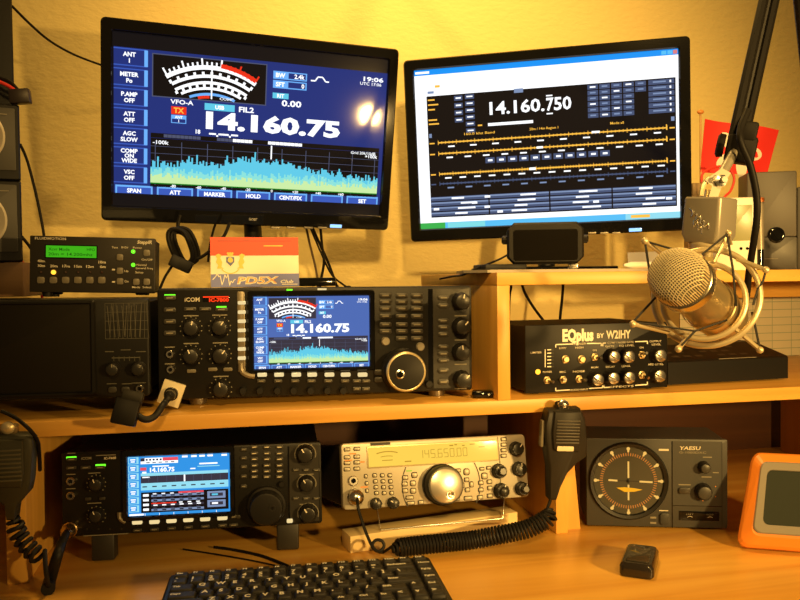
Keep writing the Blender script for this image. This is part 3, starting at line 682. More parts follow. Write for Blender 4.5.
for k in range(4):
    v = .63+.08*k; R(.145, v+.01, .20, v+.05, SCW, 2); R(.225, v+.025, .74, v+.06, SCRL if k != 2 else SCD, 2)
    for j in range(6): R(.24+.085*j, v, .275+.085*j, v+.018, SCW if k % 2 == 0 else SCD, 3); R(.245+.085*j, v+.032, .285+.085*j, v+.052, SCK if k != 2 else SCW, 3)
R(.49, .615, .74, .645, PK, 4); R(.225, .79, .47, .81, SCR, 4)
for v in (.64, .79): R(.775, v, .955, v+.12, SCRL, 2); R(.80, v+.03, .93, v+.085, SCD, 3); R(.82, v+.04, .88, v+.07, SCC if v < .7 else SCW, 4)
for k in range(6): R(.16+.14*k, .965, .165+.14*k, 1, SCW, 2)
R(.01, .965, .15, .995, SCW, 2)
b.build('screen', D.o)
for p in ((135, 460), (238, 457), (340, 451), (441, 445), (542, 440), (645, 434)): D.btn(Kc(*p), 10, 4.6, LITKEY, 'soft_key', .0035)
for p in ((135, 510), (238, 505), (340, 498), (441, 492), (542, 487), (645, 481), (712, 478)): D.btn(Kc(*p), 9, 3, BTN, leg=LETD)
b = MB(); x, z = D.q((121, 518)); b.tube([(x-.002, -.001, z+.008), (x-.001, -.001, z), (x+.006, -.001, z-.006)], .003, TRIM, 8, 4); b.build('corner_trim', D.o)
for y in (75, 120, 165, 215, 267): D.btn(Bc(72, y), 6.5, 3.6, BTN, leg=LETD)
for y in (62, 95, 125, 158, 188, 217):
    for x in (127, 192, 258): D.btn(Bc(x, y), 7.5, 3.4, BTN, leg=LET)
for y in (182, 330):
    for x in (343, 397, 450): D.btn(Bc(x, y), 6.5, 2.8, BTN, leg=LETD)
D.knob(Bc(270, 257), 3, .006, KNOB, None, 'small_knob', ptr=None); D.btn(Bc(312, 447), 6, 4, LITKEY)
D.btn(Bc(20, 425), 6, 3.4, BTN, leg=LETD); D.btn(Bc(45, 425), 4, 3.4, BTN)
for p, r in (((393, 100), 8.4), ((400, 255), 7.4), ((408, 410), 8.4)): D.knob(Bc(*p), r, .016, KNOB, KNOBC, ang=120)
x, z = D.q(Bc(190, 378), -.012); k = D.sc(Bc(190, 378)); b = MB()
b.lathe([(20*k, 0), (20*k, .004), (19*k, .006), (17*k, .0065), (16.5*k, .008), (16.5*k, .020), (15.4*k, .023), (14*k, .0235)], (x, 0, z), (0, -1, 0), KNOB, 48, .006, 24); dl = b.build('tuning_dial', D.o)
b = MB(); b.lathe([(3.4*k, .023), (3.2*k, .0245), (2*k, .0245), (1.6*k, .0235)], (x+6*k, 0, z+1*k), (0, -1, 0), KNOBC, 20); b.build('finger_dimple', dl)
fm = mat('foot_dark', (.02, .018, .015), .5)
for px in (102, 288):
    x, z = D.q((px, 545)); 
    b = MB(); lz = D.inv(V(D.M @ V((x, .02, 0)))); wz = (D.M @ V((x, .012, 0))).z-DESK-.0002
    b.box((x, .016, -wz/2+.002), (.030, .024, wz+.001), fm, .003); b.build('foot', D.o)
    wz = (D.M @ V((x, .18, 0))).z-DESK; b = MB(); b.box((x, .18, -wz/2+.002), (.026, .02, wz+.001), fm, .003); b.build('foot', D.o)
T76 = D

# ------------------------------------------------------------------ silver transceiver on the desk
D = Dev('radio_transceiver', 'silver radio transceiver with an amber display tilted up on a wooden plank', 'radio', (.2730, 1.0393, .7991), 2.3, -11.53, .66)
W, H = .27, .0887
SF_ = mat('silver_face', (.50, .46, .38), .40, metal=.35)
b = body(D, W, H, .25, mat('grey_case', (.06, .055, .05), .45), SF_, .006)
K1 = crop(330, 430, 6.664); K2 = crop(430, 425, 6.664)
S = [D.q(p) for p in ((367.2, 448), (496.8, 440.5), (497.2, 459.5), (369.3, 467))]
lx0, lx1, lz1, lz0 = (S[0][0]+S[3][0])/2, (S[1][0]+S[2][0])/2, (S[0][1]+S[1][1])/2, (S[2][1]+S[3][1])/2
cx, cz = D.q((441.5, 484.5)); k = D.sc((441, 484))
b.arc(cx, cz, 39*k, 152, 208, .9*k, -.0006, DARKLET); b.arc(cx, cz, 39*k, -30, 28, .9*k, -.0006, DARKLET)
x0, z0 = D.q((497.5, 437)); x1, z1 = D.q((503, 500)); b.line((x0, z0), (x0+.001, lz0-.002), .0008, -.0006, DARKLET); b.line((x0+.001, lz0-.002), (x1-.003, z1+.004), .0008, -.0006, DARKLET)
ORT = mat('lettering_orange', (.75, .25, .03), .5)
for p in ((150, 158), (122, 203), (205, 213), (228, 380)): D.dash(b, K1(*p), 7.5, 1.2, ORT)
D.dash(b, K1(527, 272), 6, 1.4, mat('lettering_green', (.2, .6, .1), .5))
D.dash(b, K1(335, 92), 20, 2.6, DARKLET)
b.build('front_panel', D.o)
AMB = emi('lcd_amber', (250, 206, 80), 1.05); AMD = emi('lcd_amber_dark', (196, 140, 40), 1.0)
b = MB(); b.plate((lx0+lx1)/2, (lz0+lz1)/2, lx1-lx0+.004, lz1-lz0+.004, .002, -.0015, .001, BRONZE, .0006)
b.rect(lx0, lx1, lz0, lz1, -.0018, AMB); h = lz1-lz0; w = lx1-lx0
SEG = {'0': 'abcdef', '1': 'bc', '4': 'fgbc', '5': 'afgcd', '6': 'afgedc'}
def seg7(ch, x, z, sw, sh_, m):
    L = dict(a=((0, 1), (1, 1)), b=((1, 1), (1, .5)), c=((1, .5), (1, 0)), d=((0, 0), (1, 0)), e=((0, .5), (0, 0)), f=((0, 1), (0, .5)), g=((0, .5), (1, .5)))
    for s in SEG[ch]:
        (ax, az), (bx, bz) = L[s]; b.line((x+ax*sw, z+az*sh_), (x+bx*sw, z+bz*sh_), .0008, -.0021, m)
for i, ch in enumerate('14565000'):
    seg7(ch, lx0+w*(.38+.047*i+(.008 if i > 2 else 0)+(.008 if i > 5 else 0)), lz0+h*.30, w*.030, h*.42, AMD)
b.disc(lx0+w*.518, lz0+h*.28, .0007, -.0021, AMD, 8); b.disc(lx0+w*.668, lz0+h*.28, .0007, -.0021, AMD, 8)
b.arc(lx0+w*.14, lz0-h*1.2, h*1.95, 73, 107, h*.05, -.0021, AMD); b.arc(lx0+w*.14, lz0-h*1.2, h*1.72, 80, 102, h*.035, -.0021, AMD); b.rect(lx0+w*.10, lx0+w*.18, lz0+h*.28, lz0+h*.32, -.0021, AMD)
for u, v, ww in ((.62, .85, .03), (.72, .82, .02), (.78, .86, .04), (.66, .88, .02), (.27, .15, .05), (.85, .7, .05)): b.rect(lx0+w*u, lx0+w*(u+ww), lz0+h*v, lz0+h*(v+.06), -.0021, AMD)
b.build('display', D.o)
SB = mat('button_silver', (.38, .35, .28), .4, metal=.3)
def kb(p, w_, h_, r=.4):
    x, z = D.q(p); k = D.sc(p); c = MB(); c.plate(x, z, (w_+1.3)*k, (h_+1.3)*k, min(w_, h_)*k*r, -.0004, .001, DARKLET, .0002); c.plate(x, z, w_*k, h_*k, min(w_, h_)*k*r, -.0022, 0, SB, .0005); c.build('button', D.o)
for x in (113, 178):
    for y in (130, 182, 220, 262): kb(K1(x, y-(4 if x > 150 else 0)), 5.5, 2.8)
for x in (297, 348, 398):
    for i, y in enumerate((302, 342, 381, 420)): kb(K1(x+4*i, y), 3.6, 3, .5)
for p in ((238, 308), (243, 355), (246, 405)): kb(K1(*p), 2.6, 3, .5)
for p, w_, h_ in (((500, 318), 5, 3.4), ((562, 300), 5, 4.4), ((497, 360), 5, 3.4), ((552, 355), 5, 4.4), ((500, 405), 5, 3.4), ((553, 405), 5, 4.4), ((530, 450), 7, 2.8), ((537, 487), 7, 2.8), ((605, 482), 5, 3)): kb(K1(*p), w_, h_)
for p, w_, h_ in (((187, 303), 4.5, 2.6), ((243, 312), 5.2, 5.2), ((243, 365), 4.2, 3.2), ((215, 402), 3.4, 4.4), ((275, 396), 3.4, 4.4), ((248, 432), 4.2, 3.2), ((180, 492), 4.6, 3), ((253, 487), 7.5, 2.8), ((345, 292), 4, 2.2), ((390, 285), 4, 2.2), ((362, 340), 5.5, 5), ((338, 385), 4.4, 3), ((395, 378), 4.4, 3), ((338, 432), 4.4, 3), ((398, 420), 4.4, 3), ((333, 482), 5, 2.8), ((398, 472), 5, 2.8), ((490, 95), 5, 2.6), ((490, 131), 5, 2.6), ((490, 168), 5, 2.6), ((490, 205), 5, 2.6)): kb(K2(*p), w_, h_)
b = MB(); b.lathe([(19.5*k, 0), (19.5*k, .005), (18.4*k, .0065), (18.2*k, .018), (17*k, .021)], (cx, 0, cz), (0, -1, 0), KNOB, 48, .006, 24)
b.lathe([(16.6*k, .0205), (16*k, .023), (15*k, .0238), (0, .0238)], (cx, 0, cz), (0, -1, 0), mat('brushed_dial', (.58, .55, .48), .3, metal=.9), 48); dl = b.build('tuning_dial', D.o)
b = MB(); b.lathe([(4.2*k, .0236), (3.8*k, .0252), (2.8*k, .0252), (1.4*k, .0240)], (cx+3.5*k, 0, cz-9*k), (0, -1, 0), STEEL, 24); b.build('finger_dimple', dl)
for p, r, c2 in (((580, 158), 6.2, 0), ((600, 293), 6.2, 0), ((465, 308), 6.4, 1), ((618, 425), 6, 1), ((480, 440), 6.8, 1)):
    kn = D.knob(K2(*p), r, .012, KNOB, KNOBC, ptr=LETB)
    if c2:
        x, z = D.q(K2(*p), -.006); c = MB(); kk = D.sc(K2(*p)); c.lathe([(r*.6*kk, .012), (r*.58*kk, .019), (r*.45*kk, .020)], (x, 0, z), (0, -1, 0), KNOBC, 24, .03, 12); c.build('inner_knob', kn)
for p in ((310, 492), (425, 487)): D.knob(K1(*p), 5.4, .010, KNOB, KNOBC)
D.jack(K1(153, 338), 5)
# bail on the plank + rear feet
wz = [(D.M @ V((x, .03, 0))).z for x in (-.09, .10)]
b = MB(); pz = 0.763
pl_ = [D.inv(V((D.M @ V((x, .016, 0))).to_tuple()[:2]+(pz+.0012,))) for x in (-.08, .10)]
b.tube([(-.085, .02, .002), pl_[0], pl_[1], (.105, .02, .002)], .0012, STEEL, 8); b.build('tilt_bail', D.o)
for x in (-.1, .1):
    w0 = (D.M @ V((x, .235, 0))).z-DESK; b = MB(); b.box((x, .235, -w0*.5+.001), (.02, .015, max(.004, w0)), RUBBER, .001); b.build('foot', D.o)
KEN = D
# plank
pa = atz(350.5, 553.5, DESK); pb_ = atz(520, 527, DESK)
ang = math.atan2(pb_.y-pa.y, pb_.x-pa.x)
b = MB(); Lk = (pb_-pa).length-.004
b.T = Matrix.Translation(pa) @ Matrix.Rotation(ang, 4, 'Z'); b.box((Lk/2, .018, .0115), (Lk, .036, .023), wood('plank_wood', (.80, .60, .28), (.90, .72, .38), 'X', 1, .45), .0008)
tag(b.build('wooden_plank'), 'pale wooden plank on the desk propping up the silver transceiver', 'plank')

# ------------------------------------------------------------------ rotator controller
D = Dev('rotator_controller', 'grey rotator control box with a round compass dial on the desk', 'controller', (.5985, 1.0283, DESK+.004), -18.67, 0, 0)
W, H = .20, .1295
YG = mat('slate_case', (.046, .047, .044), .5, bump=.15, bscale=900); YG2 = mat('slate_panel', (.036, .037, .034), .5, bump=.15, bscale=900)
b = MB(); b.rings([[(x, y, z) for x, z in rr(W-.002, H-.002, .002, 0, H/2)] for y in (.10, .006)], YG); b.build('case', D.o)
b = MB(); b.plate(0, H/2, W, H, .002, 0, .008, YG, .0012)
Y1 = crop(580, 430, 5.714); Y2 = crop(660, 430, 5.714)
x0, _ = D.q(Y2(72, 300)); x1, _ = D.q(Y2(352, 300)); za = D.q(Y2(200, 65))[1]; zb = D.q(Y2(200, 432))[1]; zc = D.q(Y2(200, 560))[1]
b.rect(x0-.0012, x0, zc, za, -.0006, GLOSS); b.rect(x0, x1, zb-.0008, zb, -.0006, GLOSS); b.rect(x1, x1+.0008, zc, za, -.0006, KNOBC)
b.rect(x0, x1, zb, za, -.0004, YG2)
D.label(b, 'YAESU', Y2(168, 103), 3.6, LET, 21, .02, slant=.15); D.label(b, 'G-1000DXC', Y2(186, 128), 2.2, LETD, 27, .01)
for p, w in (((270, 155), 9), ((318, 243), 6), ((265, 268), 10), ((140, 312), 12)): D.dash(b, Y2(*p), w, 1.1, LETD)
D.dash(b, Y1(478, 113), 10, 2, LET); D.dash(b, Y1(478, 460), 9, 1, LET); D.dash(b, Y1(418, 500), 6, 2, LETD); D.dash(b, Y1(418, 530), 6, 2, LETD)
for a in (-150, -110, 30, -30): x, z = D.q(Y2(265, 350)); kk = D.sc(Y2(265, 350)); b.disc(x+math.cos(math.radians(a))*10.5*kk, z+math.sin(math.radians(a))*10.5*kk, .0008, -.0006, ORT, 8)
b.build('front_panel', D.o)
dx, dz = D.q(Y1(275, 288)); k = D.sc(Y1(275, 290))
b = MB(); b.lathe([(40*k, 0), (40*k, .003), (38.5*k, .006), (35.5*k, .005), (34.5*k, .001)], (dx, 0, dz), (0, -1, 0), mat('dial_rim', (.008, .008, .007), .35), 64); b.build('dial_rim', D.o)
OG = emi('dial_orange', (255, 196, 96), .95); OR2 = emi('dial_amber', (255, 170, 30), 1.0); OD = emi('dial_dull_orange', (222, 132, 50), .95)
b = MB(); b.disc(dx, dz, 35.2*k, -.0016, mat('dial_glass', (.060, .060, .048), .3), 64)
for i in range(12):
    a = PI/2-2*PI*i/12; r1, r2 = 29.5*k, 33*k
    b.line((dx+math.cos(a)*r1, dz+math.sin(a)*r1), (dx+math.cos(a)*r2, dz+math.sin(a)*r2), 1.8*k, -.0022, OG); b.disc(dx+math.cos(a)*r2, dz+math.sin(a)*r2, 1.8*k, -.0023, OG, 10)
for i in range(72):
    a = 2*PI*i/72; r1, r2 = 25.5*k, (28.6 if i % 6 else 29.5)*k
    b.line((dx+math.cos(a)*r1, dz+math.sin(a)*r1), (dx+math.cos(a)*r2, dz+math.sin(a)*r2), .8*k, -.0021, OD)
b.build('dial_face', D.o)
b = MB(); W_ = LETB
for (a, c, w, m_) in (((0, 3), (0, 20), 1.7, OG), ((0, -4), (0, -20), 1.7, OG), ((-20, .5), (-11, 0), 1.8, OG), ((11, -.5), (24, -1), 1.8, OG), ((-10, 0), (10, -.5), 1, DARKLET)):
    b.line((dx+a[0]*k, dz+a[1]*k), (dx+c[0]*k, dz+c[1]*k), w*k, -.0026, m_)
b.poly([(dx-12*k, -.003, dz-7.2*k), (dx-4*k, -.003, dz-11.5*k), (dx+6*k, -.003, dz-11*k), (dx+14*k, -.003, dz-8.8*k), (dx+6*k, -.003, dz-7.4*k), (dx-4*k, -.003, dz-6.6*k)], OR2)
b.lathe([(1.6*k, .002), (1.6*k, .004), (0, .0045)], (dx, 0, dz), (0, -1, 0), KNOB, 16); b.build('needle', D.o)
D.knob(Y2(255, 215), 5.6, .014, KNOB, mat('knob_cap_slate', (.040, .040, .036), .4), ptr=None); D.knob(Y2(250, 355), 8, .014, KNOB, _M['knob_cap_slate'], ptr=None)
D.btn(Y2(138, 345), 11.5, 6, BTN, 'button', .004); D.btn(Y1(483, 505), 9.5, 12, YG2, 'button', .004)
b = MB(); x0, z1 = D.q(Y2(108, 462)); x1, z0 = D.q(Y2(338, 520)); b.plate((x0+x1)/2, (z0+z1)/2, x1-x0, z1-z0, .001, -.001, .001, GLOSS, .0004)
for f, t in ((.27, 'LEFT'), (.77, 'RIGHT')): b.text(t, x0+(x1-x0)*f, z0+(z1-z0)*.68, .0022, -.0013, LETD, .010); b.arc(x0+(x1-x0)*f, z0+(z1-z0)*.05, .0055, 50, 130, .0006, -.0013, LET)
b.build('direction_switch', D.o)
for x in (-.08, .08):
    for y in (.02, .085):
        b = MB(); b.lathe([(.008, -.004), (.008, .001)], (x, y, 0), (0, 0, 1), RUBBER, 16); b.build('foot', D.o)

# ------------------------------------------------------------------ orange framed device leaning at right edge
p0 = atz(737, 545, DESK+.010)
D = Dev('navigation_device', 'orange and grey handheld navigator leaning at the right edge of the desk', 'gadget', p0, -28, -30, 0)
W, H = .19, .132
OM = mat('orange_shell', (.80, .26, .03), .35); TI = mat('titanium_rim', (.22, .20, .165), .4)
b = MB()
def org(ins, y, dz=0, dh=0):
    out = []
    for x, z in rr(W-2*ins, H-2*ins-dh, .014-ins*.2, W/2, H/2+dz):
        out.append((x+(.5-x/W)*2*.030*z/H, y, z))
    return out
b.rings([r[::-1] for r in (org(.004, .018), org(0, .014), org(0, .008), org(.003, .004), org(.015, -.004, -.002), org(.019, -.004, 0))], OM); b.build('shell', D.o)
b = MB(); b.rings([r[::-1] for r in (org(.0165, -.002), org(.0165, -.0055), org(.018, -.0065), org(.028, -.0065), org(.029, -.004))], TI); b.build('rim', D.o)
b = MB(); b.poly([(x, -.0052, z) for x, _, z in org(.0285, 0)][::-1], mat('dead_screen', (.035, .042, .034), .1, spec=.6)); b.build('screen', D.o)
b = MB(); ti = D.I; b.T = ti; ka = D.M @ V((W/2, .016, .085)); kb_ = V((ka.x, ka.y+.045, DESK+.002)); b.tube([ka, kb_], .004, TI, 8); b.build('kickstand', D.o)
# ------------------------------------------------------------------ keyboard
ka = V((-.0822, .9714, 0)); kc = V((.2370, .9559, 0)); kw = (kc-ka).length; ky = math.degrees(math.atan2(kc.y-ka.y, kc.x-ka.x))
KB = thing('keyboard', 'compact black keyboard lying on the desk at the front edge of the photo', 'keyboard', (ka.x, ka.y, DESK), ky)
kd = .158; kt = .018
KM = mat('keyboard_base', (.010, .009, .008), .4, spec=.3); KK = mat('key_plastic', (.018, .0165, .014), .5, spec=.3)
b = MB(); b.rings([[(x, -y, z) for x, y in rr(kw-2*i, kd-2*i, .006, kw/2, kd/2)] for i, z in ((.002, 0), (0, .003), (0, kt-.003), (.0015, kt-.001), (.004, kt))], KM, smooth=True); b.build('base', KB)
rows = [['Esc', 'F1', 'F2', 'F3', 'F4', 'F5', 'F6', 'F7', 'F8', 'F9', 'F10', 'F11', 'F12', 'Num', 'Prt', 'Del'],
 ['`', '1', '2', '3', '4', '5', '6', '7', '8', '9', '0', '-', '=', ('Backspace', 2), 'Home'],
 [('Tab', 1.5), 'Q', 'W', 'E', 'R', 'T', 'Y', 'U', 'I', 'O', 'P', '[', ']', ('\\', 1.5), 'PgUp'],
 [('Caps', 1.75), 'A', 'S', 'D', 'F', 'G', 'H', 'J', 'K', 'L', ';', "'", ('Enter', 2.25), 'PgDn'],
 [('Shift', 2.25), 'Z', 'X', 'C', 'V', 'B', 'N', 'M', ',', '.', '/', ('Shift', 1.75), '^', 'End'],
 ['Ctrl', 'Fn', 'Win', 'Alt', (' ', 5.5), ('Alt', 1.25), ('Ctrl', 1.25), 'Ins', '<', 'v', '>']]
U = (kw-.012)/16; yk = .010
LK = mat('key_legend', (.72, .69, .58), .5)
for ri, row in enumerate(rows):
    rh = .0175 if ri == 0 else .0215; x = .006
    for kx in row:
        t, wu = kx if isinstance(kx, tuple) else (kx, 1)
        w = wu*U; cx_ = x+w/2; cy_ = -(yk+rh/2); h0, h1 = kt-.001, kt+.0055
        b = MB(); b.rings([[(cx_+px, cy_+py, z) for px, py in rr(w-.0022-2*i, rh-.0022-2*i, .0014, 0, dy, 2)] for i, dy, z in ((0, 0, h0), (.0004, 0, h1-.0025), (.0018, .0005, h1-.0004), (.0026, .0006, h1))], KK, smooth=True)
        if t.strip():
            vs, fs = textmesh(t, .045); s = .0095 if len(t) == 1 else .0056
            xm = min(v[0] for v in vs)
            b.add([(cx_-w/2+.0042+(v[0]-xm)*s, cy_+.0002+v[1]*s*1.1, h1+.0002) for v in vs], fs, LK)
            if ri == 1 and len(t) == 1:
                vs, fs = textmesh('"!@#$%^&*()_+'[row.index(kx)], .02); xm = min(v[0] for v in vs)
                b.add([(cx_-w/2+.0042+(v[0]-xm)*.007, cy_-.0068+v[1]*.0075, h1+.0002) for v in vs], fs, LK)
        b.build('key', KB); x += w
    yk += rh

exec_rest = True

# ------------------------------------------------------------------ small things on the shelf top
b = MB(); p0 = at(452, 273, 1.06)
hz = HUTCH
b.rings([[(x, y, z) for x, y in ((.322, 1.075), (.345, 1.035), (.60, 1.035), (.60, 1.19), (.345, 1.19))] for z in (hz+.0002, hz+.0042)], mat('folder_grey', (.30, .27, .22), .5))
tag(b.build('paper_folder'), 'thin grey folder on the top shelf jutting past its left end under the small speaker', 'folder')
fz = hz+.0045
b = MB(); a0 = at(479, 265, 1.10); a1 = at(507, 264, 1.10); b.box(((a0.x+a1.x)/2+.01, 1.10, fz+.004), (a1.x-a0.x+.02, .06, .008), RUBBER, .002)
tag(b.build('black_case'), 'flat black case on the grey folder, left of the small boxy speaker', 'case')
# boxy speaker in front of the right monitor
q0 = at(545.5, 243, 1.06)
D = Dev('loudspeaker', 'small boxy black speaker in front of the right monitor on the top shelf', 'speaker', (q0.x, 1.06, fz+.008), -19)
k = D.sc((543, 243)); W = 77*k; zt = D.q((543, 222))[1]
b = MB(); ct = .010
def oct_(i): return [(-W/2+ct, 0+i), (W/2-ct, 0+i), (W/2-i, ct), (W/2-i, zt-ct), (W/2-ct, zt-i), (-W/2+ct, zt-i), (-W/2+i, zt-ct), (-W/2+i, ct)]
b.rings([[(x, y, z) for x, z in oct_(i)] for y, i in ((.052, .002), (.045, 0), (.004, 0), (0, .003))], mat('speaker_black', (.008, .007, .006), .5, spec=.25, bump=.2, bscale=700)); b.build('case', D.o)
b = MB(); b.plate(0, zt*.45, W-.018, zt*.74, .004, -.0015, .001, mat('speaker_cloth', (.006, .005, .004), .9, spec=.08, bump=.6, bscale=1500)); b.build('grille', D.o)
for s in (-1, 1):
    b = MB(); b.lathe([(.006, 0), (.006, .006), (.004, .008)], (s*W/2, .02, zt*.6), (s, 0, 0), KNOB, 16, .08, 8); b.build('bracket_knob', D.o)
    b = MB(); b.box((s*(W/2-.014), .024, -.0035), (.012, .03, .0085), STEEL, .001); b.build('bracket_foot', D.o)
# pen and leaflet
b = MB(); pa = at(624, 262.5, 1.10); pb_ = at(690, 261, 1.10); pz = fz+.0055
b.tube([(pa.x, 1.10, pz), (pa.x+.012, 1.10, pz), (pb_.x, 1.085, pz)], lambda t: .0052 if t > .2 else .002, WHITEP, 12)
tag(b.build('pen'), 'white pen lying on the top shelf behind the silver microphone head', 'pen')
b = MB(); y = 1.135; pz = fz
pts = [at(629, 262, y), at(700, 262, y), at(705, 236, y+.05), at(628, 240, y+.05)]
pts = [V((pts[0].x, y, pz+.0002)), V((pts[1].x, y, pz+.0002)), V((pts[2].x, y+.05, pz+.030)), V((pts[3].x, y+.05, pz+.026))]
b.rings([[tuple(p) for p in pts], [tuple(p+V((0, .002, .002))) for p in pts]], mat('leaflet_grey', (.34, .31, .26), .6))
tag(b.build('leaflet'), 'grey leaflet leaning under the right monitor behind the white pen', 'leaflet')

# white display unit
q0 = at(737, 268, 1.12)
D = Dev('display_unit', 'small white display unit with three black dots behind the shock mount', 'gadget', (q0.x, 1.12, hz), -22)
x0, _ = D.q((717, 235)); x1, _ = D.q((757.5, 235)); zt = D.q((737, 197.5))[1]
b = MB(); b.plate((x0+x1)/2, zt/2, x1-x0, zt, .003, 0, .03, WHITEP, .002)
for px in (741, 747.3, 753): b.disc(*D.q((px, 248.5)), .0024, -.0005, GLOSS, 14)
b.build('case', D.o)
b = MB(); xa, za = D.q((723, 205.5)); xb, zb = D.q((752, 240.5)); b.plate((xa+xb)/2, (za+zb)/2, xb-xa, za-zb, .001, -.001, .001, mat('pale_lcd', (.30, .31, .17), .3), .0004); b.build('display', D.o)
b = MB(); b.lathe([(.006, 0), (.006, .075), (.005, .077)], (x1+.007, .012, .034), (0, 0, 1), SILVER, 20)
b.lathe([(.0055, 0), (.0055, .034)], (x1+.007, .012, 0), (0, 0, 1), GLOSS, 16)
b.lathe([(.0065, .111), (.0065, .117), (.004, .118)], (x1+.007, .012, 0), (0, 0, 1), mat('orange_cap', (.75, .2, .03), .4), 16); b.build('side_tube', D.o)
# grey speaker at right
q0 = at(771, 268.5, 1.20)
D = Dev('loudspeaker', 'grey upright speaker with a round black port at the right end of the top shelf', 'speaker', (q0.x, 1.19, hz), -24)
x0, _ = D.q((747, 230)); x1, _ = D.q((797, 230)); zt = D.q((771, 171.5))[1]; zm = D.q((771, 237))[1]
b = MB(); b.plate((x0+x1)/2, (zt+zm)/2, x1-x0, zt-zm, .003, 0, .07, GREYP, .002); b.build('case', D.o)
b = MB(); b.plate((x0+x1)/2, zm/2, x1-x0, zm-.0004, .003, -.001, .07, mat('speaker_base_dark', (.028, .025, .021), .4), .001); 
za = D.q((771, 259))[1]; b.rect(x0+(x1-x0)*.35, x0+(x1-x0)*.62, za, za+.0008, -.0015, LETD); b.build('base_panel', D.o)
xk, zk = D.q((776, 235)); r = 8.5*D.sc((776, 235)); b = MB(); b.lathe([(r, 0), (r, .003), (r*.9, .004), (r*.75, .004), (r*.7, .002)], (xk, 0, zk), (0, -1, 0), GLOSS, 32); b.build('port', D.o)
b = MB(); b.plate(x1+.010, zt*.42, .016, zt*.84, .003, .006, .07, mat('speaker_side', (.045, .041, .035), .5), .001); b.build('side_cover', D.o)

# red flag on a stick
FY = 1.30
pp = [at(700.5, 112, FY), at(700.5, 200, FY)]
fl = thing('table_flag', 'red table flag with a white emblem hanging behind the boom arm joint', 'flag', (pp[0].x, FY, hz))
fi = fl.matrix_world.inverted()
b = MB(); b.T = fi; b.lathe([(.0022, 0), (.0018, pp[0].z-hz)], (pp[0].x, FY, hz), (0, 0, 1), mat('stick_wood', (.55, .30, .12), .5), 10)
b.lathe([(.03, 0), (.028, .008), (.006, .012), (.004, .016)], (pp[0].x, FY, hz), (0, 0, 1), RUBBER, 24); b.build('flag_stick', fl)
b = MB(); b.T = fi; b.sphere((pp[0].x, FY, pp[0].z), .0052, mat('finial_orange', (.65, .25, .06), .4), 14, 8, (1.3, 1, .8)); b.build('finial', fl)
fcs = [(704.5, 119), (779.5, 130), (767.5, 177), (701, 172)]
c = [at(p[0], p[1], FY-.004) for p in fcs]
b = MB(); b.T = fi; n = 12
def fp_(u, v): 
    p = (c[0]*(1-u)+c[1]*u)*(1-v)+(c[3]*(1-u)+c[2]*u)*v
    return V((p.x, FY-.006+.005*math.sin(u*7+v), p.z))
vs = [tuple(fp_(i/n, j/n)) for j in range(n+1) for i in range(n+1)]; vs2 = [(v[0], v[1]+.0008, v[2]) for v in vs]
fs = [(j*(n+1)+i, j*(n+1)+i+1, (j+1)*(n+1)+i+1, (j+1)*(n+1)+i) for j in range(n) for i in range(n)]
FR = mat('flag_red', (.78, .025, .02), .7)
b.add(vs, fs, FR, True); b.add(vs2, fs, FR, True)
fu, fv = .50, .56
for k in range(5):
    a = math.radians(90+72*k+52); P = []
    for t in range(16):
        an = 2*PI*t/16; rx = .20+.15*math.cos(an); ry = .085*math.sin(an)
        u = fu+(math.cos(a)*rx-math.sin(a)*ry)*.95; v = fv-(math.sin(a)*rx+math.cos(a)*ry)*1.55
        q = fp_(u, v); P.append((q.x, q.y-.0006, q.z))
    b.poly(P, mat('flag_white', (.82, .78, .70), .7))
b.build('flag_cloth', fl)
# red cable loop behind the mic block
b = MB(); b.tube([at(x, y, 1.24) for x, y in ((703, 190), (702, 175), (712, 168), (726, 167), (734, 177), (731, 190), (724, 198), (722, 210), (723, 225), (724, 262))], .0022, RED, 8, 6)
tag(b.build('cable'), 'red cable looping under the red flag behind the silver mounting block', 'cable')

# papers
b = MB()
for k in range(3):
    x0 = .372; b.rings([[(x, y, z) for x, z in ((x0+.002*k, SHELF), (x0+.045-.004*k, SHELF), (x0+.040-.003*k, SHELF+.095-.008*k), (x0+.004*k+.002, SHELF+.10-.006*k))] for y in (1.21-.006*k, 1.2125-.006*k)], PAPER)
for k in range(7): b.rect(.384, .408, SHELF+.02+.009*k, SHELF+.0225+.009*k, 1.1975, LETD)
tag(b.build('paper_stack'), 'stack of pale papers standing between the shelf divider and the equaliser', 'paper')
gpm = bpy.data.materials.new('ruled_paper'); gpm.use_nodes = True; nt = gpm.node_tree; pb2 = nt.nodes['Principled BSDF']; pb2.inputs['Roughness'].default_value = .8
tc = nt.nodes.new('ShaderNodeTexCoord'); bt = nt.nodes.new('ShaderNodeTexBrick'); bt.offset = 0; bt.inputs['Scale'].default_value = 1
bt.inputs['Brick Width'].default_value = .045; bt.inputs['Row Height'].default_value = .016; bt.inputs['Mortar Size'].default_value = .0007
bt.inputs['Color1'].default_value = (.62, .57, .42, 1); bt.inputs['Color2'].default_value = (.66, .60, .44, 1); bt.inputs['Mortar'].default_value = (.30, .36, .26, 1)
mpp = nt.nodes.new('ShaderNodeMapping'); mpp.inputs['Rotation'].default_value = (-PI/2, 0, 0)
nt.links.new(tc.outputs['Object'], mpp.inputs['Vector']); nt.links.new(mpp.outputs['Vector'], bt.inputs['Vector']); nt.links.new(bt.outputs['Color'], pb2.inputs['Base Color'])
b = MB(); b.box((1.04, 1.405, SHELF+.0655), (.34, .003, .13), gpm)
tag(b.build('ruled_sheet'), 'pale ruled log sheet standing at the back right under the top shelf', 'paper')

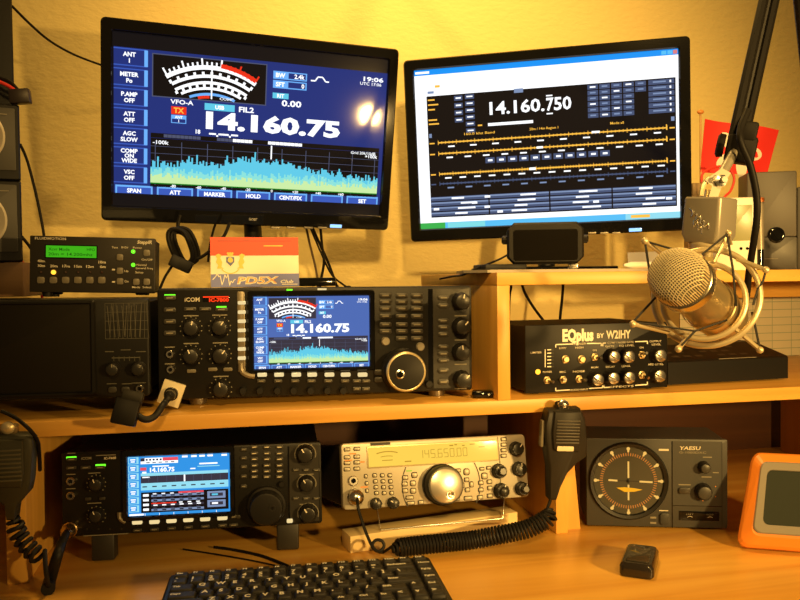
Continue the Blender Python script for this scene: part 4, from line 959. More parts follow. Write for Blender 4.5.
# small key fob on the shelf
fb = thing('key_fob', 'small black key fob on the middle shelf beside the divider foot', 'key fob', atz(484, 399, SHELF), -12)
p = fb.location
b = MB(); b.box((0, .012, .0055), (.031, .022, .010), GLOSS, .004, 3); b.build('case', fb)
b = MB(); b.lathe([(.0022, 0), (.002, .0015), (0, .002)], (.007, .0015, .006), (0, -1, .4), STEEL, 12); b.build('button', fb)
# glossy little box on the desk
T0 = [atz(x, y, DESK+.018) for x, y in ((626, 543), (657, 546), (653.5, 566), (622, 562))]
cx_ = sum((p for p in T0), V())/4; yw = math.degrees(math.atan2(T0[2].y-T0[3].y, T0[2].x-T0[3].x))
PG = thing('pager', 'small glossy black gadget alone on the desk in front of the compass dial unit', 'gadget', (cx_.x, cx_.y, DESK), yw)
w = ((T0[1]-T0[0]).length+(T0[2]-T0[3]).length)/2; d = ((T0[3]-T0[0]).length+(T0[2]-T0[1]).length)/2
b = MB(); b.rings([[(x, y, z) for x, y in rr(w+.003-2*i, d+.003-2*i, .006, 0, 0)] for i, z in ((.002, 0), (0, .003), (0, .013), (.003, .018))], mat('smoked_plastic', (.02, .016, .012), .15, spec=.6), smooth=True); b.build('case', PG)
b = MB(); b.plate(0, 0, w-.010, d-.016, .003, 0, .003, mat('smoked_window', (.05, .042, .03), .06, spec=.7), .0006)
for i, v in enumerate(b.v): b.v[i] = (v[0], v[2], .0195-v[1])
b.build('window', PG)
for k in range(4):
    b = MB(); b.sphere((-.008+.006*k, -d/2+.006, .0168), .0011, STEEL, 8, 6); b.build('stud', PG)

# postcard
cpx = [(210, 236.5), (298, 238), (300, 287), (210, 288)]
cz0 = 1.1022
qc = at(255, 288, 1.23)
D = Dev('postcard', 'red white and blue card with the letters PD5X leaning on the large transceiver', 'card', (qc.x, 1.23, cz0), 3, -4, 0)
x0 = D.q(cpx[0])[0]; x1 = D.q(cpx[1])[0]; zt = (D.q(cpx[0])[1]+D.q(cpx[1])[1])/2
b = MB(); CW = mat('card_white', (.90, .87, .74), .55); CR = mat('card_red', (.80, .07, .03), .5); CB = mat('card_blue', (.17, .20, .55), .5); CY = mat('card_gold', (.80, .60, .12), .5); CBL = mat('card_blue_dark', (.12, .16, .36), .5)
b.box(((x0+x1)/2, .0006, zt/2), (x1-x0, .001, zt), CW)
X = lambda u: x0+(x1-x0)*u; Z = lambda v: zt*(1-v)
b.rect(X(0), X(1), Z(.37), Z(0), -.0002, CR); b.rect(X(0), X(1), 0, Z(.74), -.0002, CB)
b.rect(X(.08), X(.92), Z(.085), Z(.065), -.0004, mat('card_maroon', (.35, .05, .03), .5)); b.rect(X(.6), X(.82), Z(.185), Z(.165), -.0004, CY)
# crest: shield, crown, two rampant supporters
b.poly([(X(.175), -.0005, Z(.40)), (X(.265), -.0005, Z(.40)), (X(.265), -.0005, Z(.50)), (X(.22), -.0005, Z(.58)), (X(.175), -.0005, Z(.50))][::-1], CBL)
b.disc(X(.22), Z(.46), .004, -.0007, CY, 12); b.rect(X(.19), X(.25), Z(.385), Z(.34), -.0005, CY)
for k in range(3): b.disc(X(.195+.025*k), Z(.325), .0018, -.0005, CY, 8)
for s in (-1, 1):
    P = [(.055, .36), (.09, .33), (.12, .36), (.11, .42), (.13, .50), (.12, .60), (.15, .63), (.07, .63), (.085, .56), (.06, .50), (.075, .43)]
    b.poly([(X(.22+s*(.22-u)), -.0005, Z(v)) for u, v in (P if s > 0 else P[::-1])], CY)
b.arc(X(.22), Z(.52), .016, 215, 325, .0016, -.0005, CY)
rn = random.Random(5); pts = [(X(.02+.017*k), Z(.87)+rn.uniform(-1, 1)*.007*(1+.8*math.sin(k*.5)**2)) for k in range(16)]
for a, c2 in zip(pts, pts[1:]): b.line(a, c2, .0012, -.0005, CW)
b.text('PD5X', X(.29), Z(.87), .0105, -.0005, CW, (x1-x0)*.46, 'l', .05, .15); b.text('PD5X', X(.292), Z(.865), .0095, -.0007, mat('card_orange', (.85, .42, .12), .5), (x1-x0)*.45, 'l', .0, .15)
b.text('Club', X(.78), Z(.90), .005, -.0005, CW, (x1-x0)*.15, 'l', .02, .2); b.rect(X(.80), X(.98), Z(.965), Z(.95), -.0005, CW)
b.build('card', D.o)

# ------------------------------------------------------------------ left stack of things
RY = 1.225
rz = at(14, 262, RY).z
b = MB(); b.box((-.40, RY+.06, (1.0925+rz)/2), (.198, .12, rz-1.0925), wood('dark_riser', (.16, .08, .03), (.22, .12, .045), 'X', 1, .6), .002)
tag(b.build('wooden_block'), 'brown wooden block on the left loudspeaker box under the silver-coned speakers', 'block')
def satellite(label, zb, ztop, xr, conez, y):
    W = .12; ca, sa = math.cos(math.radians(15)), math.sin(math.radians(15)); D = Dev('loudspeaker', label, 'speaker', (xr-W/2*ca, y-W/2*sa, zb), 15, group='silver-coned speakers stacked at the left edge')
    H = ztop-zb
    b = MB(); b.rings([[(x, yy, z) for x, z in rr(W-2*i, H-2*i, .002, 0, H/2)] for yy, i in ((.085, 0), (.003, 0), (0, .002))], BLACK); b.build('case', D.o)
    b = MB(); b.plate(0, H/2+.004, W-.012, H-.020, .002, -.0015, .001, mat('baffle_grey', (.055, .052, .045), .5), .0005); 
    b.rect(W/2-.032, W/2-.016, H-.016, H-.0145, -.0018, LETD); b.build('baffle', D.o)
    b = MB(); r = W/2-.019
    b.lathe([(r, 0), (r, .003), (r*.93, .0045), (r*.86, .003), (r*.45, -.0095), (r*.4, -.006), (0, -.003)], (0, -.0016, D.inv((0, 0, conez))[2]), (0, -1, 0), mat('cone_silver', (.66, .60, .48), .35, metal=.3), 40); b.build('cone', D.o)
    return D
z1 = at(20, 181, RY).z
satellite('lower silver-coned speaker of the pair at the left edge, on the wooden block', rz+.0004, z1, at(22, 220, RY).x, at(8, 221, RY).z, RY)
z2 = at(20, 105, RY).z
satellite('upper silver-coned speaker of the pair at the left edge, under the black plug', z1+.0006, z2, at(20, 140, RY).x, at(6, 138, RY).z, RY)
# dark plug on top with red lead, tall black box behind
b = MB(); py = 1.26
zz = z2+.0008
TB = thing('power_box', 'tall black box at the top left corner on the upper speaker', 'box', (at(12, 60, 1.26).x-.06, 1.26, zz), 14)
b = MB(); hT = at(12, -25, 1.26).z-zz; b.rings([[(x, y, z) for x, z in rr(.12-2*i, hT, .003, 0, hT/2)] for y, i in ((.06, 0), (.002, 0), (0, .002))], BLACK); b.build('case', TB)
for k in range(5):
    b = MB(); b.box((0, -.001, .03+.02*k), (.08, .003, .004), GLOSS); b.build('vent', TB)
ps = thing('power_plug', 'black plug with a red lead lying on the upper silver-coned speaker', 'plug', (at(24, 97, 1.235).x, 1.235, zz))
i_ = ps.matrix_world.inverted()
b = MB(); b.T = i_; pa = at(15, 97, 1.225); pb_ = at(34, 97, 1.225); b.T = Matrix.Translation((-.004, -.004, .0125)) @ Matrix.Rotation(-.1, 4, 'Y'); b.box((0, 0, 0), (.028, .016, .021), mat('plug_brown', (.022, .014, .012), .4), .002); b.build('plug_body', ps)
b = MB(); b.T = i_; b.tube([at(x, y, 1.232) for x, y in ((18, 93), (10, 87), (0, 82), (-8, 78))], .0026, RED, 8, 5); b.build('red_lead', ps)
b = MB(); b.T = i_; b.tube([at(x, y, 1.236) for x, y in ((18, 90), (10, 82), (0, 78), (-8, 74))], .0026, CORD, 8, 5); b.build('black_lead', ps)

def cable(pts, r, label, name='cable', m=CORD, n=8, sm=8, group=None):
    b = MB(); b.tube(pts, r, m, n, sm); return tag(b.build(name), label, 'cable', group)
cable([at(12, 6, 1.30), at(30, 24, 1.33), at(50, 41, 1.37), at(75, 55, 1.41), at(104, 66, 1.46)], .0020, 'thin black cable sagging from the top left black box to the left monitor')
cable([at(20, 144, 1.325), at(27, 160, 1.325), at(35, 190, 1.325), at(41, 218, 1.325), at(44.5, 240, 1.325), at(46, 262, 1.325), V((at(48, 285, 1.325).x+.012, 1.325, 1.0945))], .0022, 'dark cable curving down from the upper left speaker behind the controller box')
cable([at(20, 235, 1.32), at(27, 243, 1.32), at(34, 253, 1.31), at(44, 268, 1.315), V((at(48, 285, 1.30).x+.018, 1.31, 1.0945))], .0024, 'black cable stub behind the lower left speaker')
cable([at(10, 250, 1.35), at(17, 257, 1.35), at(27, 266, 1.365), at(38, 274, 1.37), V((at(44, 285, 1.37).x, 1.38, 1.03))], .0022, 'red cable coming out under the lower left speaker', m=RED)

# cable bundle under left monitor
cbx = thing('cable_bundle', 'tied bundle of black cable hanging under the left monitor', 'cable', at(183, 250, 1.34))
ci = cbx.matrix_world.inverted()
b = MB(); b.T = ci; Y = 1.34
for k, (dx, dy) in enumerate(((0, 0), (4, 1), (8, -1), (2, 3))):
    b.tube([at(x+dx*.8, y+dy, Y-.004+.004*k) for x, y in ((178, 262), (170, 246), (168, 234), (173, 229), (183, 232), (190, 246), (192, 258), (186, 264))], .0034, CORD, 8, 6, closed=True)
b.build('cable_loops', cbx)
b = MB(); b.T = ci; c0 = at(181, 264, Y-.012); b.T = ci @ Matrix.Translation(c0) @ Matrix.Rotation(.45, 4, 'Y'); b.box((0, 0, 0), (.036, .026, .020), RUBBER, .003); b.build('plug', cbx)
b = MB(); b.T = ci; b.tube([at(x, y, Y-.004) for x, y in ((172, 266), (165, 277), (160, 288))]+[V((at(158, 292, 1.33).x, 1.33, 1.104))], .0022, CORD, 8, 5); b.tube([at(x, y, Y) for x, y in ((190, 258), (198, 258.5), (206, 254), (214, 247), (224, 236), (230, 222))], .0027, CORD, 8, 5); 
b.tube([at(x, y, Y+.02) for x, y in ((178, 234), (178, 224), (180, 215))], .003, CORD, 8, 4); b.build('lead', cbx)
# cables between left monitor and shelf
YB = 1.50
for i, (pts, r) in enumerate(((((305, 222), (310, 245), (316, 270), (318, 292)), .0022), (((310, 222), (318, 240), (328, 262), (336, 284), (338, 292)), .0026), (((320, 222), (322, 245), (324, 262), (321, 280), (320, 292)), .0026), (((308, 222), (322, 255), (332, 275), (345, 286), (352, 292)), .0018), (((216, 222), (213, 232), (210, 245), (208, 262)), .0022))):
    cable([at(x, y, YB-.006*i) for x, y in pts]+([V((at(pts[-1][0], 300, YB).x, YB-.006*i, 0.99))] if i < 4 else []), r, ['brown cable', 'thick cable crossing behind', 'cable dropping straight', 'thin cable curving right', 'short cable left of the card'][i]+[' leftmost of those hanging between left monitor and large transceiver', ' the others between left monitor and large transceiver', ' between left monitor and the black stand foot', ' down to the top of the large transceiver', ' under the left monitor'][i], m=mat('cord_brown', (.10, .06, .03), .5) if i == 0 else CORD)
# cables behind the hutch opening
cable([V((at(521, 280, 1.475).x, 1.475, 1.115)), at(522.5, 286, 1.475), at(526, 295, 1.475), at(534, 308, 1.475), at(547, 325, 1.47), at(556, 335, 1.46), V((at(560, 380, 1.46).x, 1.455, SHELF+.003))], .0028, 'black cable curving down behind the equaliser, left of the straight one')
cable([V((at(563, 280, 1.48).x, 1.48, 1.115)), at(563, 288, 1.48), at(562, 300, 1.48), at(560, 325, 1.48), V((at(559, 380, 1.48).x+.01, 1.48, SHELF+.003))], .0030, 'black cable dropping straight down behind the equaliser')
cable([V((at(511, 280, 1.475).x, 1.475, 1.115)), at(511, 288, 1.475), at(509.5, 300, 1.475), V((at(507, 330, 1.475).x, 1.475, SHELF+.003))], .0026, 'black cable beside the shelf divider in the top compartment')
cable([at(440, 279, 1.20), at(452, 276.5, 1.16), at(463, 275, 1.09), at(475, 272, 1.09)+V((0, 0, .004)), at(500, 259, 1.13), at(512, 252, 1.16)], .0016, 'thin black cable crossing the left end of the top shelf')
# keyboard cables
kz = DESK+.0022
cable([atz(214, 547, kz), atz(235, 550, kz), atz(262, 556, kz), atz(288, 566, kz)], .0020, 'black cable running from under the smaller black transceiver to the keyboard')
cable([atz(183, 549, kz), atz(215, 554, kz), atz(250, 560, kz), atz(278, 566, kz)], .0010, 'very thin dark cable on the desk behind the keyboard')
for px in (250, 262): pass

# ------------------------------------------------------------------ cream plate + plug + black box at the large transceiver
c0 = TRX.q((171.5, 393.5), -.004)
PP = Dev('microphone_adapter', 'cream square adapter plate with a black plug and cable on the large transceiver', 'adapter', TRX.M @ V((c0[0], -.0035, c0[1])), -2, 0, 0)
k = PP.sc((171, 393)); b = MB()
b.T = Matrix.Rotation(math.radians(20), 4, 'Y'); b.box((0, 0, 0), (22.5*k, .006, 25*k), mat('cream_plate', (.74, .66, .46), .5), .0008); b.build('plate', PP.o)
b = MB(); b.lathe([(6.8*k, .003), (6.8*k, .010), (5.8*k, .011), (5.4*k, .024), (3.4*k, .026), (3.2*k, .034)], (.0, 0, 0), (0, -1, 0), KNOB, 24)
b.lathe([(7.2*k, .003), (7.2*k, .006)], (0, 0, 0), (0, -1, 0), STEEL, 24); b.build('plug', PP.o)
I = PP.I
b = MB(); b.T = I; P0 = PP.M @ V((0, -.032, 0))
b.tube([P0, P0+V((-.004, -.006, -.006)), at(163, 405, .985), at(155, 416, .975), at(146, 419.5, .970), at(138, 416, .972), at(130, 410, .975)], .0042, RUBBER, 10, 6); b.build('cable', PP.o)
b = MB(); bc = at(127, 409, .965); b.T = I @ Matrix.Translation(bc) @ Matrix.Rotation(math.radians(14), 4, 'Y') @ Matrix.Rotation(math.radians(-12), 4, 'X')
b.box((0, 0, -.004), (.028, .03, .030), mat('block_black', (.006, .005, .0045), .5, spec=.2), .002); b.box((.003, .0, .016), (.024, .024, .012), mat('block_top', (.016, .014, .010), .5, spec=.25), .0015); b.build('connector_block', PP.o)

# ------------------------------------------------------------------ hand microphones
def ridges(b, x0, x1, z0, z1, n, y, m, lab=None):
    for k in range(n):
        z = z0+(z1-z0)*k/(n-1); b.box(((x0+x1)/2, y, z), (x1-x0, .002, abs(z1-z0)/(n-1)*.45), m, .0004)
def outline_solid(b, P, y0, y1, m, ins=.003, ymid=None):
    c = V((sum(p[0] for p in P)/len(P), sum(p[1] for p in P)/len(P)))
    def sh_(i): 
        out = []
        for p in P:
            d = V(p)-c; l = d.length; out.append((c+d*((l-i)/l)))
        return out
    b.rings([[(p.x, y, p.y) for p in sh_(i)] for i, y in ((ins, y1), (0, y1-ins), (0, y0+ins), (ins*.4, y0+ins*.35), (ins, y0))], m, smooth=True)
MICB = mat('mic_black', (.020, .017, .013), .5, spec=.3, bump=.1, bscale=800)
D = Dev('hand_microphone', 'black hand microphone hanging from the shelf edge with a coiled cord to the silver transceiver', 'microphone', at(563, 455, .995), -6, 3, 3)
pr = [(546, 409), (578, 407), (583, 418), (585, 440), (584, 455), (574, 462), (565, 472), (558, 486), (554, 498), (547.5, 498), (547, 482), (547, 466), (544.5, 452), (543, 436), (543, 420)]
b = MB(); outline_solid(b, [D.q(p) for p in pr][::-1], -.012, .014, MICB, .004); b.build('body', D.o)
fr = [(551.5, 409.5), (576.5, 409), (577.5, 430), (575, 449), (550.5, 447), (549, 430)]
b = MB(); outline_solid(b, [D.q(p) for p in fr][::-1], -.0165, -.008, MICB, .002)
x0, z1_ = D.q((553.5, 418)); x1, z0_ = D.q((575, 440)); ridges(b, x0, x1, z0_, z1_, 8, -.0168, mat('mic_ridge', (.075, .066, .05), .45)); b.build('front_plate', D.o)
b = MB(); x0, z1_ = D.q((553.5, 443)); x1, z0_ = D.q((569.5, 448)); b.plate((x0+x1)/2, (z0_+z1_)/2, x1-x0, z1_-z0_, .001, -.0176, -.014, mat('cream_label', (.75, .68, .50), .5), .0004); b.build('name_plate', D.o)
b = MB(); x, z = D.q((562, 404)); b.lathe([(.0075, 0), (.0075, .003), (.005, .004), (.003, .007), (0, .0075)], (x, -.004, z), (0, -1, 0), STEEL, 20); b.plate(x, z-.004, .017, .014, .004, -.004, .006, RUBBER); b.build('hanger_button', D.o)
b = MB(); xa, za = D.q((543, 420)); xb, zb = D.q((545, 446)); b.box((xa-.001, .0, (za+zb)/2), (.004, .012, za-zb), BTNL, .0012); b.build('talk_switch', D.o)
I = D.I; b = MB(); b.T = I
mp_ = KEN.M @ V((*[0, 0], 0))
kp = KEN.q((354.8, 496.8)); plugp = KEN.M @ V((kp[0], -.018, kp[1]))
# straight from neck
rz_ = DESK+.0136
path = [at(551, 495, .997), at(549.5, 506, .997), at(548, 517, .99), at(541, 522, .99), at(526, 529, .992), at(500, 534.5, 1.0), atz(470, 540, rz_), atz(440, 543, rz_), atz(412, 546, rz_), atz(390, 549, rz_)]
sp = spline(path, 40)
# arc-length resample, then helix
L = [0]
for a, c2 in zip(sp, sp[1:]): L.append(L[-1]+(c2-a).length)
tot = L[-1]; pitch = .0046; turns = int((tot-.02)/pitch); N = turns*9; H_ = []; j = 0; u_ = None
for i in range(N+1):
    s_ = .018+(tot-.02)*i/N
    while j < len(L)-2 and L[j+1] < s_: j += 1
    t = (s_-L[j])/(L[j+1]-L[j]); p = sp[j].lerp(sp[j+1], min(t, 1)); d = (sp[j+1]-sp[j]).normalized()
    if u_ is None: u_ = d.cross(V((0, 0, 1))).normalized()
    u_ = (u_-d*u_.dot(d)).normalized(); w_ = d.cross(u_); a = 2*PI*i/9
    e_ = min(1, i/20, (N-i)/20); rad = .0024+.0086*e_
    H_.append(p+(u_*math.cos(a)+w_*math.sin(a))*rad)
lead0 = spline([at(551, 492, .997), at(551, 498, .997), H_[0]], 5)[:-1]
tail = [H_[-1], atz(383, 552, DESK+.004), at(376, 550.5, 1.0), at(372.5, 545, 1.0), at(376, 540, 1.003), at(382, 541, 1.006), at(384, 546, 1.004), at(380, 551, 1.0), at(374, 549, .998), at(367, 535, 1.0), at(361, 518, 1.005), at(358, 507, 1.008), plugp]
b.tube(lead0+H_+spline(tail, 6)[1:], .0021, RUBBER, 7); b.build('coiled_cord', D.o)
b = MB(); kx = KEN.sc((355, 497)); b.T = I @ KEN.M; b.lathe([(8*kx, 0), (8*kx, .004), (7.4*kx, .005), (7.2*kx, .015), (5*kx, .018), (2.6*kx, .020)], (kp[0], 0, kp[1]), (0, -1, 0), STEEL, 28, .02, 14); b.build('plug', D.o)

# left hand microphone
D = Dev('hand_microphone', 'olive black hand microphone hanging at the left edge under the shelf', 'microphone', at(10, 485, .990), -2, 2, 0)
pr = [(-14, 436), (-8, 433), (30, 433), (35, 437), (35, 452), (33.5, 478), (31, 490), (24, 498), (19, 504), (17, 518), (9, 518), (7, 504), (-2, 497), (-9, 488), (-14, 470)]
OLV = mat('mic_olive', (.038, .036, .022), .5, spec=.3, bump=.1, bscale=800)
b = MB(); outline_solid(b, [D.q(p) for p in pr][::-1], -.012, .014, OLV, .004); b.build('body', D.o)
b = MB(); fr = [(-9, 437), (27, 437), (28, 470), (25, 484), (-4, 484), (-10, 470)]; outline_solid(b, [D.q(p) for p in fr][::-1], -.016, -.008, OLV, .002)
x0, z1_ = D.q((-6, 448)); x1, z0_ = D.q((26, 476)); ridges(b, x0, x1, z0_, z1_, 8, -.0163, mat('mic_ridge_olive', (.085, .08, .05), .45)); b.build('front_plate', D.o)
b = MB(); x, z = D.q((9, 427)); b.lathe([(.0075, 0), (.0075, .003), (.004, .006), (0, .0065)], (x, -.003, z), (0, -1, 0), BRONZE, 20); b.plate(x, z-.003, .018, .012, .004, -.003, .008, mat('clip_brass', (.35, .25, .12), .4, metal=.7)); b.build('hanger_clip', D.o)
# cord: plug in small black radio, thick relief and coil
b = MB(); I = D.I; b.T = I
path = [at(13, 512, .990), at(15, 524, .99), at(20, 536, .99), at(30, 549, .985), at(40, 557, .98)]
sp = spline(path, 30); L = [0]
for a, c2 in zip(sp, sp[1:]): L.append(L[-1]+(c2-a).length)
tot = L[-1]; N = int(tot/.0075)*9; H_ = []; j = 0; u_ = None
for i in range(N+1):
    s_ = tot*i/N
    while j < len(L)-2 and L[j+1] < s_: j += 1
    t = (s_-L[j])/(L[j+1]-L[j]); p = sp[j].lerp(sp[j+1], min(t, 1)); d = (sp[j+1]-sp[j]).normalized()
    if u_ is None: u_ = d.cross(V((0, 1, 0))).normalized()
    u_ = (u_-d*u_.dot(d)).normalized(); w_ = d.cross(u_); a = 2*PI*i/9; e_ = min(1, i/18)
    H_.append(p+(u_*math.cos(a)+w_*math.sin(a))*(.0015+.0072*e_))
kp = T76.q((70.5, 529)); cp_ = T76.M @ V((kp[0], -.020, kp[1]))
b.tube(H_+spline([H_[-1], at(46, 572, .965), atz(49, 588, DESK+.0065)], 6)[1:], .0027, RUBBER, 7); b.build('coiled_cord', D.o)
b = MB(); b.T = I; 
b.tube([atz(48, 589, DESK+.0075), atz(50, 580, DESK+.010), at(57, 557, .990), at(61, 545, 1.005), at(66, 534, 1.020), cp_], lambda t: .0082-.0045*t, RUBBER, 12, 6); b.build('strain_relief', D.o)
b = MB(); kx = T76.sc((70, 529)); b.T = I @ T76.M; b.lathe([(8*kx, 0), (8*kx, .005), (7*kx, .006), (7*kx, .016), (5*kx, .020), (3.6*kx, .024)], (kp[0], 0, kp[1]), (0, -1, 0), mat('plug_brass', (.75, .55, .30), .25, metal=1), 28, .03, 14); b.build('plug', D.o)
cable([at(1, 411, .985), at(14, 417, .983), at(28, 428, .975), at(37, 440, .985), at(39, 452, 1.0), at(40, 470, 1.03)], .0024, 'black cable draped over the shelf edge above the left hand microphone')

# ------------------------------------------------------------------ boom arm
BA = thing('boom_arm', 'black boom arm coming down from the top right, holding the silver microphone', 'boom arm', atd(739, 146, .80))
bi = BA.matrix_world.inverted()
ARM = mat('arm_black', (.007, .006, .005), .55, spec=.12)
b = MB(); b.T = bi
a0, a1 = atd(738.5, 138, .80), atd(789, -90, .84)
for s in (-1, 1):
    off = rt*(.0058*s)
    b.tube([a0+off, a1+off], .0052, ARM, 8)
b.tube([a0+fw*.004, a1+fw*.004], .0062, mat('arm_groove', (.008, .007, .006), .5), 6); b.build('lower_arm', BA)
ce = V((at(822, 267, 1.06).x, 1.06, HUTCH))
b = MB(); b.T = bi; b.tube([a1, ce+V((0, 0, .05))], .0055, ARM, 8); b.lathe([(.012, -.014), (.012, .014)], a1, rt, ARM, 20); b.build('upper_arm', BA)
b = MB(); b.T = bi; b.lathe([(.024, .0004), (.024, .008), (.011, .012), (.010, .05), (.007, .055)], ce, (0, 0, 1), ARM, 28); b.build('base', BA)
b = MB(); b.T = bi @ Matrix.Translation(atd(741, 148, .80)) @ Matrix.Rotation(math.radians(-33), 4, 'Z') @ Matrix.Rotation(math.radians(12), 4, 'Y')
b.box((0, 0, -.002), (.029, .024, .028), ARM, .004); b.lathe([(.011, 0), (.012, .006), (.009, .008)], (-.016, 0, .0), (-1, 0, 0), ARM, 20, .05, 8); b.box((.002, -.003, .016), (.020, .02, .02), ARM, .003); b.build('joint', BA)
b = MB(); b.T = bi; b.tube([atd(748, 110, .785), atd(741, 128, .78), atd(741, 143, .775), atd(750, 165, .78), atd(756, 192, .785), atd(757, 215, .79), atd(754, 240, .80), atd(749, 272, .82), atd(746, 300, .835), atd(742, 325, .84), atd(735, 330, .82)], .0036, CORD, 10, 6); b.build('microphone_cable', BA)
# ------------------------------------------------------------------ condenser microphone in shock mount
H0, T0_ = atd(676, 275, .70), atd(733, 327, .80)
ax = (H0-T0_).normalized(); LEN = (H0-T0_).length
mc = thing('condenser_microphone', 'champagne silver studio microphone with a woven grille head inside the shock mount', 'microphone', T0_)
mi_ = mc.matrix_world.inverted()
mesh_m = bpy.data.materials.new('woven_grille'); mesh_m.use_nodes = True; nt = mesh_m.node_tree; pb3 = nt.nodes['Principled BSDF']; pb3.inputs['Metallic'].default_value = .85; pb3.inputs['Roughness'].default_value = .35
b = MB(); b.T = mi_
MICM = mat('mic_champagne', (.60, .48, .26), .3, metal=.8, bump=.05, bscale=1500)
R0 = .0262; S = T0_+ax*(LEN-.006)
b.lathe([(R0*.30, -.122), (R0*.80, -.120), (R0*.90, -.114), (R0*.93, -.090), (R0*.96, -.087), (R0*.96, -.076), (R0*.90, -.0745), (R0*.90, -.022), (R0*.98, -.019)], S, ax, MICM, 48); 
b.lathe([(R0*.98, -.072), (R0*1.0, -.071), (R0*1.0, -.069), (R0*.98, -.068)], S, ax, MICM, 48, cap=False); body_ = b.build('body', mc)
b = MB(); b.T = mi_; b.lathe([(R0*.98, -.020), (R0*1.04, -.019), (R0*1.06, -.014), (R0*1.04, -.009), (R0*.99, -.008)], S, ax, mat('grille_ring', (.72, .64, .46), .22, metal=1), 48); b.build('grille_ring', mc)
def dome(u, off=0):
    # profile of the head: u 0..1
    if u < .22: return (R0+off, -.010+.012*u/.22)
    t = (u-.22)/.78*PI/2; return ((R0+off)*math.cos(t), .002+(.0235+off)*math.sin(t))
b = MB(); b.T = mi_; b.lathe([dome(k/14, -.0006) for k in range(14)]+[(0.0005, .0249)], S, ax, mat('grille_inside', (.10, .075, .035), .6, metal=.2), 40); hd = b.build('grille_head', mc)
b = MB(); b.T = mi_; tt = V((0, 0, 1)); uu = ax.cross(tt).normalized(); ww = ax.cross(uu); WM = mat('grille_wire', (.80, .70, .46), .35, metal=.4)
def onhead(p, q, lift):
    # point over (p,q) in the plane across the axis, on the head's surface
    rr_ = math.hypot(p, q)
    z = .002+.0235*math.sqrt(max(0, 1-(rr_/R0)**2))
    return S+uu*p+ww*q+ax*(z+lift)
nw = 12
for dr in (0, 1):
    for k in range(-nw, nw+1):
        c_ = R0*.985*k/nw; L_ = math.sqrt(max(0, (R0*.992)**2-c_*c_)); P = []
        if L_ < .003: continue
        ns = max(6, int(L_/.0009))
        for i in range(ns+1):
            t_ = L_*math.sin(PI/2*(2*i/ns-1)); lf = .0002+.00022*math.sin(PI*(t_/(R0/nw)+k+dr))
            p_, q_ = ((c_, t_), (t_, c_))[dr]; P.append(onhead(p_*.7071-q_*.7071, p_*.7071+q_*.7071, lf))
        if L_ > R0*.3:
            for sgn, lst in ((-1, 0), (1, 1)):
                e_ = P[0] if sgn < 0 else P[-1]; ext = e_-ax*.0095
                P = [ext]+P if sgn < 0 else P+[ext]
        b.tube(P, .00052, WM, 4, cap=False)
o_ = b.build('grille_mesh', hd); 
# shock mount
sm = thing('shock_mount', 'champagne wire shock mount with two rings and a silver block holding the studio microphone', 'shock mount', atd(710, 240, .78))
i_ = sm.matrix_world.inverted()
def ring(cpx, cd_, rad, tr, name, nrm):
    c = atd(*cpx, cd_); n_ = nrm.normalized(); u = n_.cross(V((0, 0, 1))).normalized(); w = n_.cross(u)
    b = MB(); b.T = i_; b.tube([c+(u*math.cos(2*PI*k/64)+w*math.sin(2*PI*k/64))*rad for k in range(64)], tr, BRONZE, 10, closed=True); b.build(name, sm); return c
nrm = (ax*.75-fw*.35).normalized()
c1 = ring((705.5, 297), .755, .0485, .0030, 'outer_ring', nrm)
c2 = ring((703.5, 301), .742, .0372, .0028, 'inner_ring', nrm)
dd = .738
rods = [((645, 241), (662, 254)), ((766, 270), (737, 259)), ((760, 350), (726, 321)), ((678.5, 349), (690, 334)), ((633, 324), (668, 332)), ((699, 257), (714, 272))]
for a, c_ in rods:
    b = MB(); b.T = i_; pa, pc = atd(*a, dd-.008), atd(*c_, dd+.012); b.tube([pa, pc], .0022, BRONZE, 8); b.sphere(pa, .0034, BRONZE, 12, 8); b.build('rod', sm)
EL = mat('elastic_cord', (.012, .011, .010), .6)
for a in (((645, 241), (699, 257), (727, 234), (733, 270), (736, 306)), ((645, 241), (648, 262), (652, 285)), ((656, 297), (633, 322), (695, 331), (727, 320)), ((766, 270), (763, 281), (758, 289), (753, 305)), ((760, 350), (756, 330), (752, 312)), ((695, 331), (680, 347))):
    b = MB(); b.T = i_; P = [atd(*p, dd-.006) for p in a]
    for p, q_ in zip(P, P[1:]): b.tube([p, q_], .0011, EL, 6)
    b.build('elastic_cord', sm)
b = MB(); b.T = i_; P = [atd(*p, dd+.004) for p in ((714, 262), (728.5, 233), (731, 245))]; b.tube(P, .0019, BRONZE, 8); b.sphere(P[1], .003, BRONZE, 10, 8); b.build('rod', sm)
bc = atd(709.5, 221, .785)
BT = i_ @ Matrix.Translation(bc) @ Matrix.Rotation(math.radians(-60), 4, 'Z') @ Matrix.Rotation(math.radians(5), 4, 'Y')
b = MB(); b.T = BT; w = .0385
b.rings([[(x*s_, y*s_, z) for x, y in rr(w, w, .004, 0, 0)] for z, s_ in ((.0215, .94), (.0225, .90), (.0215, 1.0), (-.014, 1.04), (-.022, .88))][2:]+[[(x*.94, y*.94, .0225) for x, y in rr(w, w, .004, 0, 0)]][:0], SILVER, smooth=True)
b.rings([[(x*s_, y*s_, z) for x, y in rr(w, w, .004, 0, 0)] for z, s_ in ((.0215, 1.0), (.0232, .95))], SILVER, smooth=True); 
b.lathe([(.016, -.020), (.019, -.024), (.018, -.028), (.006, -.030), (.005, -.036)], (0, 0, 0), (0, 0, 1), BRONZE, 32); blk = b.build('mount_block', sm)
b = MB(); b.T = BT
zg = [(-.010, .012), (-.006, .008), (-.007, .003), (-.002, .006), (-.002, -.001), (.002, .004), (.003, -.004), (.006, .0), (.007, -.007), (.011, -.003), (.012, -.009)]
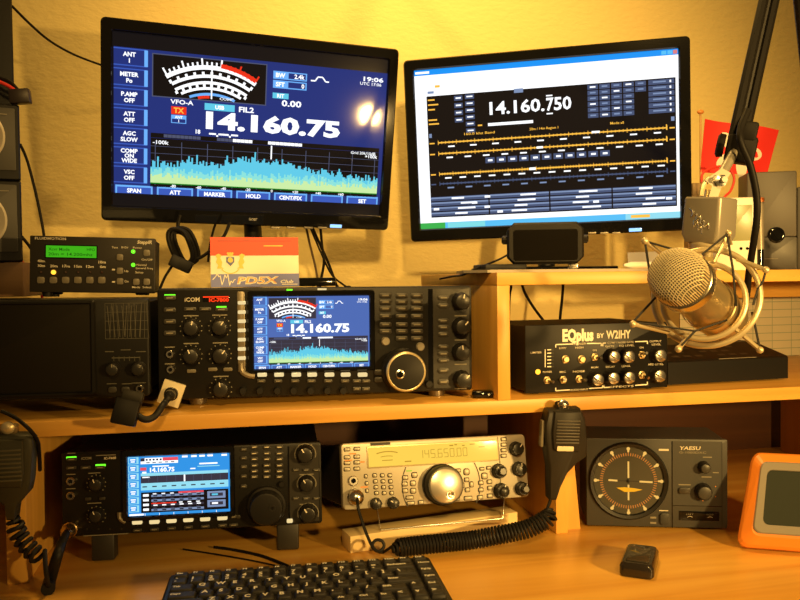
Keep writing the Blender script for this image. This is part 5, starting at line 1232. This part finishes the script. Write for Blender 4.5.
b.tube([(x-.002, -w/2*1.025-.0003, z) for x, z in zg], .0007, STEEL, 6, 4); b.tube([(x-.004, -w/2*1.025-.0003, z-.006) for x, z in zg[3:9]], .0006, STEEL, 6, 4)
b.build('embossed_mark', blk)
# bracket between block and boom joint
b = MB(); b.T = i_
tp = bc+V((0, 0, .022)); j0 = atd(734, 152, .795)
b.tube([j0, atd(727, 165, .79), atd(722, 174, .785)], .005, SILVER, 10)
b.rings([[tuple(atd(x, y, d)) for x, y in ((722, 168), (731, 173), (722, 186), (716, 203), (707, 203), (712, 186), (705, 180))] for d in (.776, .790)], SILVER)
b.tube([tp+V((0, 0, -.002)), atd(711, 190, .783)], .006, BRONZE, 12); b.build('bracket', sm)
b = MB(); b.T = i_; b.lathe([(.006, 0), (.006, .004), (.003, .005), (.003, .012)], atd(720, 181, .776), -fw, STEEL, 12, .06, 6); b.tube([atd(709, 178, .78), atd(703, 186, .78), atd(701, 196, .78)], .0028, BRONZE, 8, 4); b.build('clamp_screw', sm)
# lamp-side small silver block left of bracket
b = MB(); c0 = at(696, 196, 1.28); b.box((c0.x, 1.285, (hz+at(696, 184, 1.285).z)/2), (.026, .03, at(696, 184, 1.285).z-hz), mat('tan_box', (.34, .24, .13), .5), .002)
tag(b.build('cardboard_box'), 'small tan box between the right monitor edge and the flag stick', 'box')

# ------------------------------------------------------------------ light
def lamp(kind, name, loc, aim, energy, col, size, spot=None, blend=.5):
    l = bpy.data.lights.new(name, kind); l.energy = energy; l.color = col
    if kind == 'AREA': l.size = size
    else: l.shadow_soft_size = size
    if kind == 'SPOT': l.spot_size = math.radians(spot); l.spot_blend = blend
    o = bpy.data.objects.new(name, l); COL.objects.link(o); o.location = loc
    o.rotation_euler = (V(aim)-V(loc)).to_track_quat('-Z', 'Y').to_euler(); return o
WARM = (1.0, .60, .17)
lamp('SPOT', 'reading_lamp', (.93, -.30, 1.17), (.50, 1.2, 1.0), 98, WARM, .035, 72, 1.0)
lamp('SPOT', 'front_fill_spot', (.02, -1.2, 2.12), (.46, 1.62, 1.20), 262, WARM, .10, 38, 1.0)  # added fill from behind the camera to brighten the wall centre, no real lamp
lamp('AREA', 'ceiling_lamp', (.34, 1.16, 2.25), (.34, 1.30, 1.2), 12, WARM, .22)
w = bpy.data.worlds.new('room'); scn.world = w; w.use_nodes = True
w.node_tree.nodes['Background'].inputs['Color'].default_value = (1, .60, .22, 1); w.node_tree.nodes['Background'].inputs['Strength'].default_value = .10
scn.view_settings.view_transform = 'Standard'; scn.view_settings.look = 'None'; scn.view_settings.gamma = 1; scn.view_settings.exposure = 0
scn.view_settings.use_curve_mapping = False
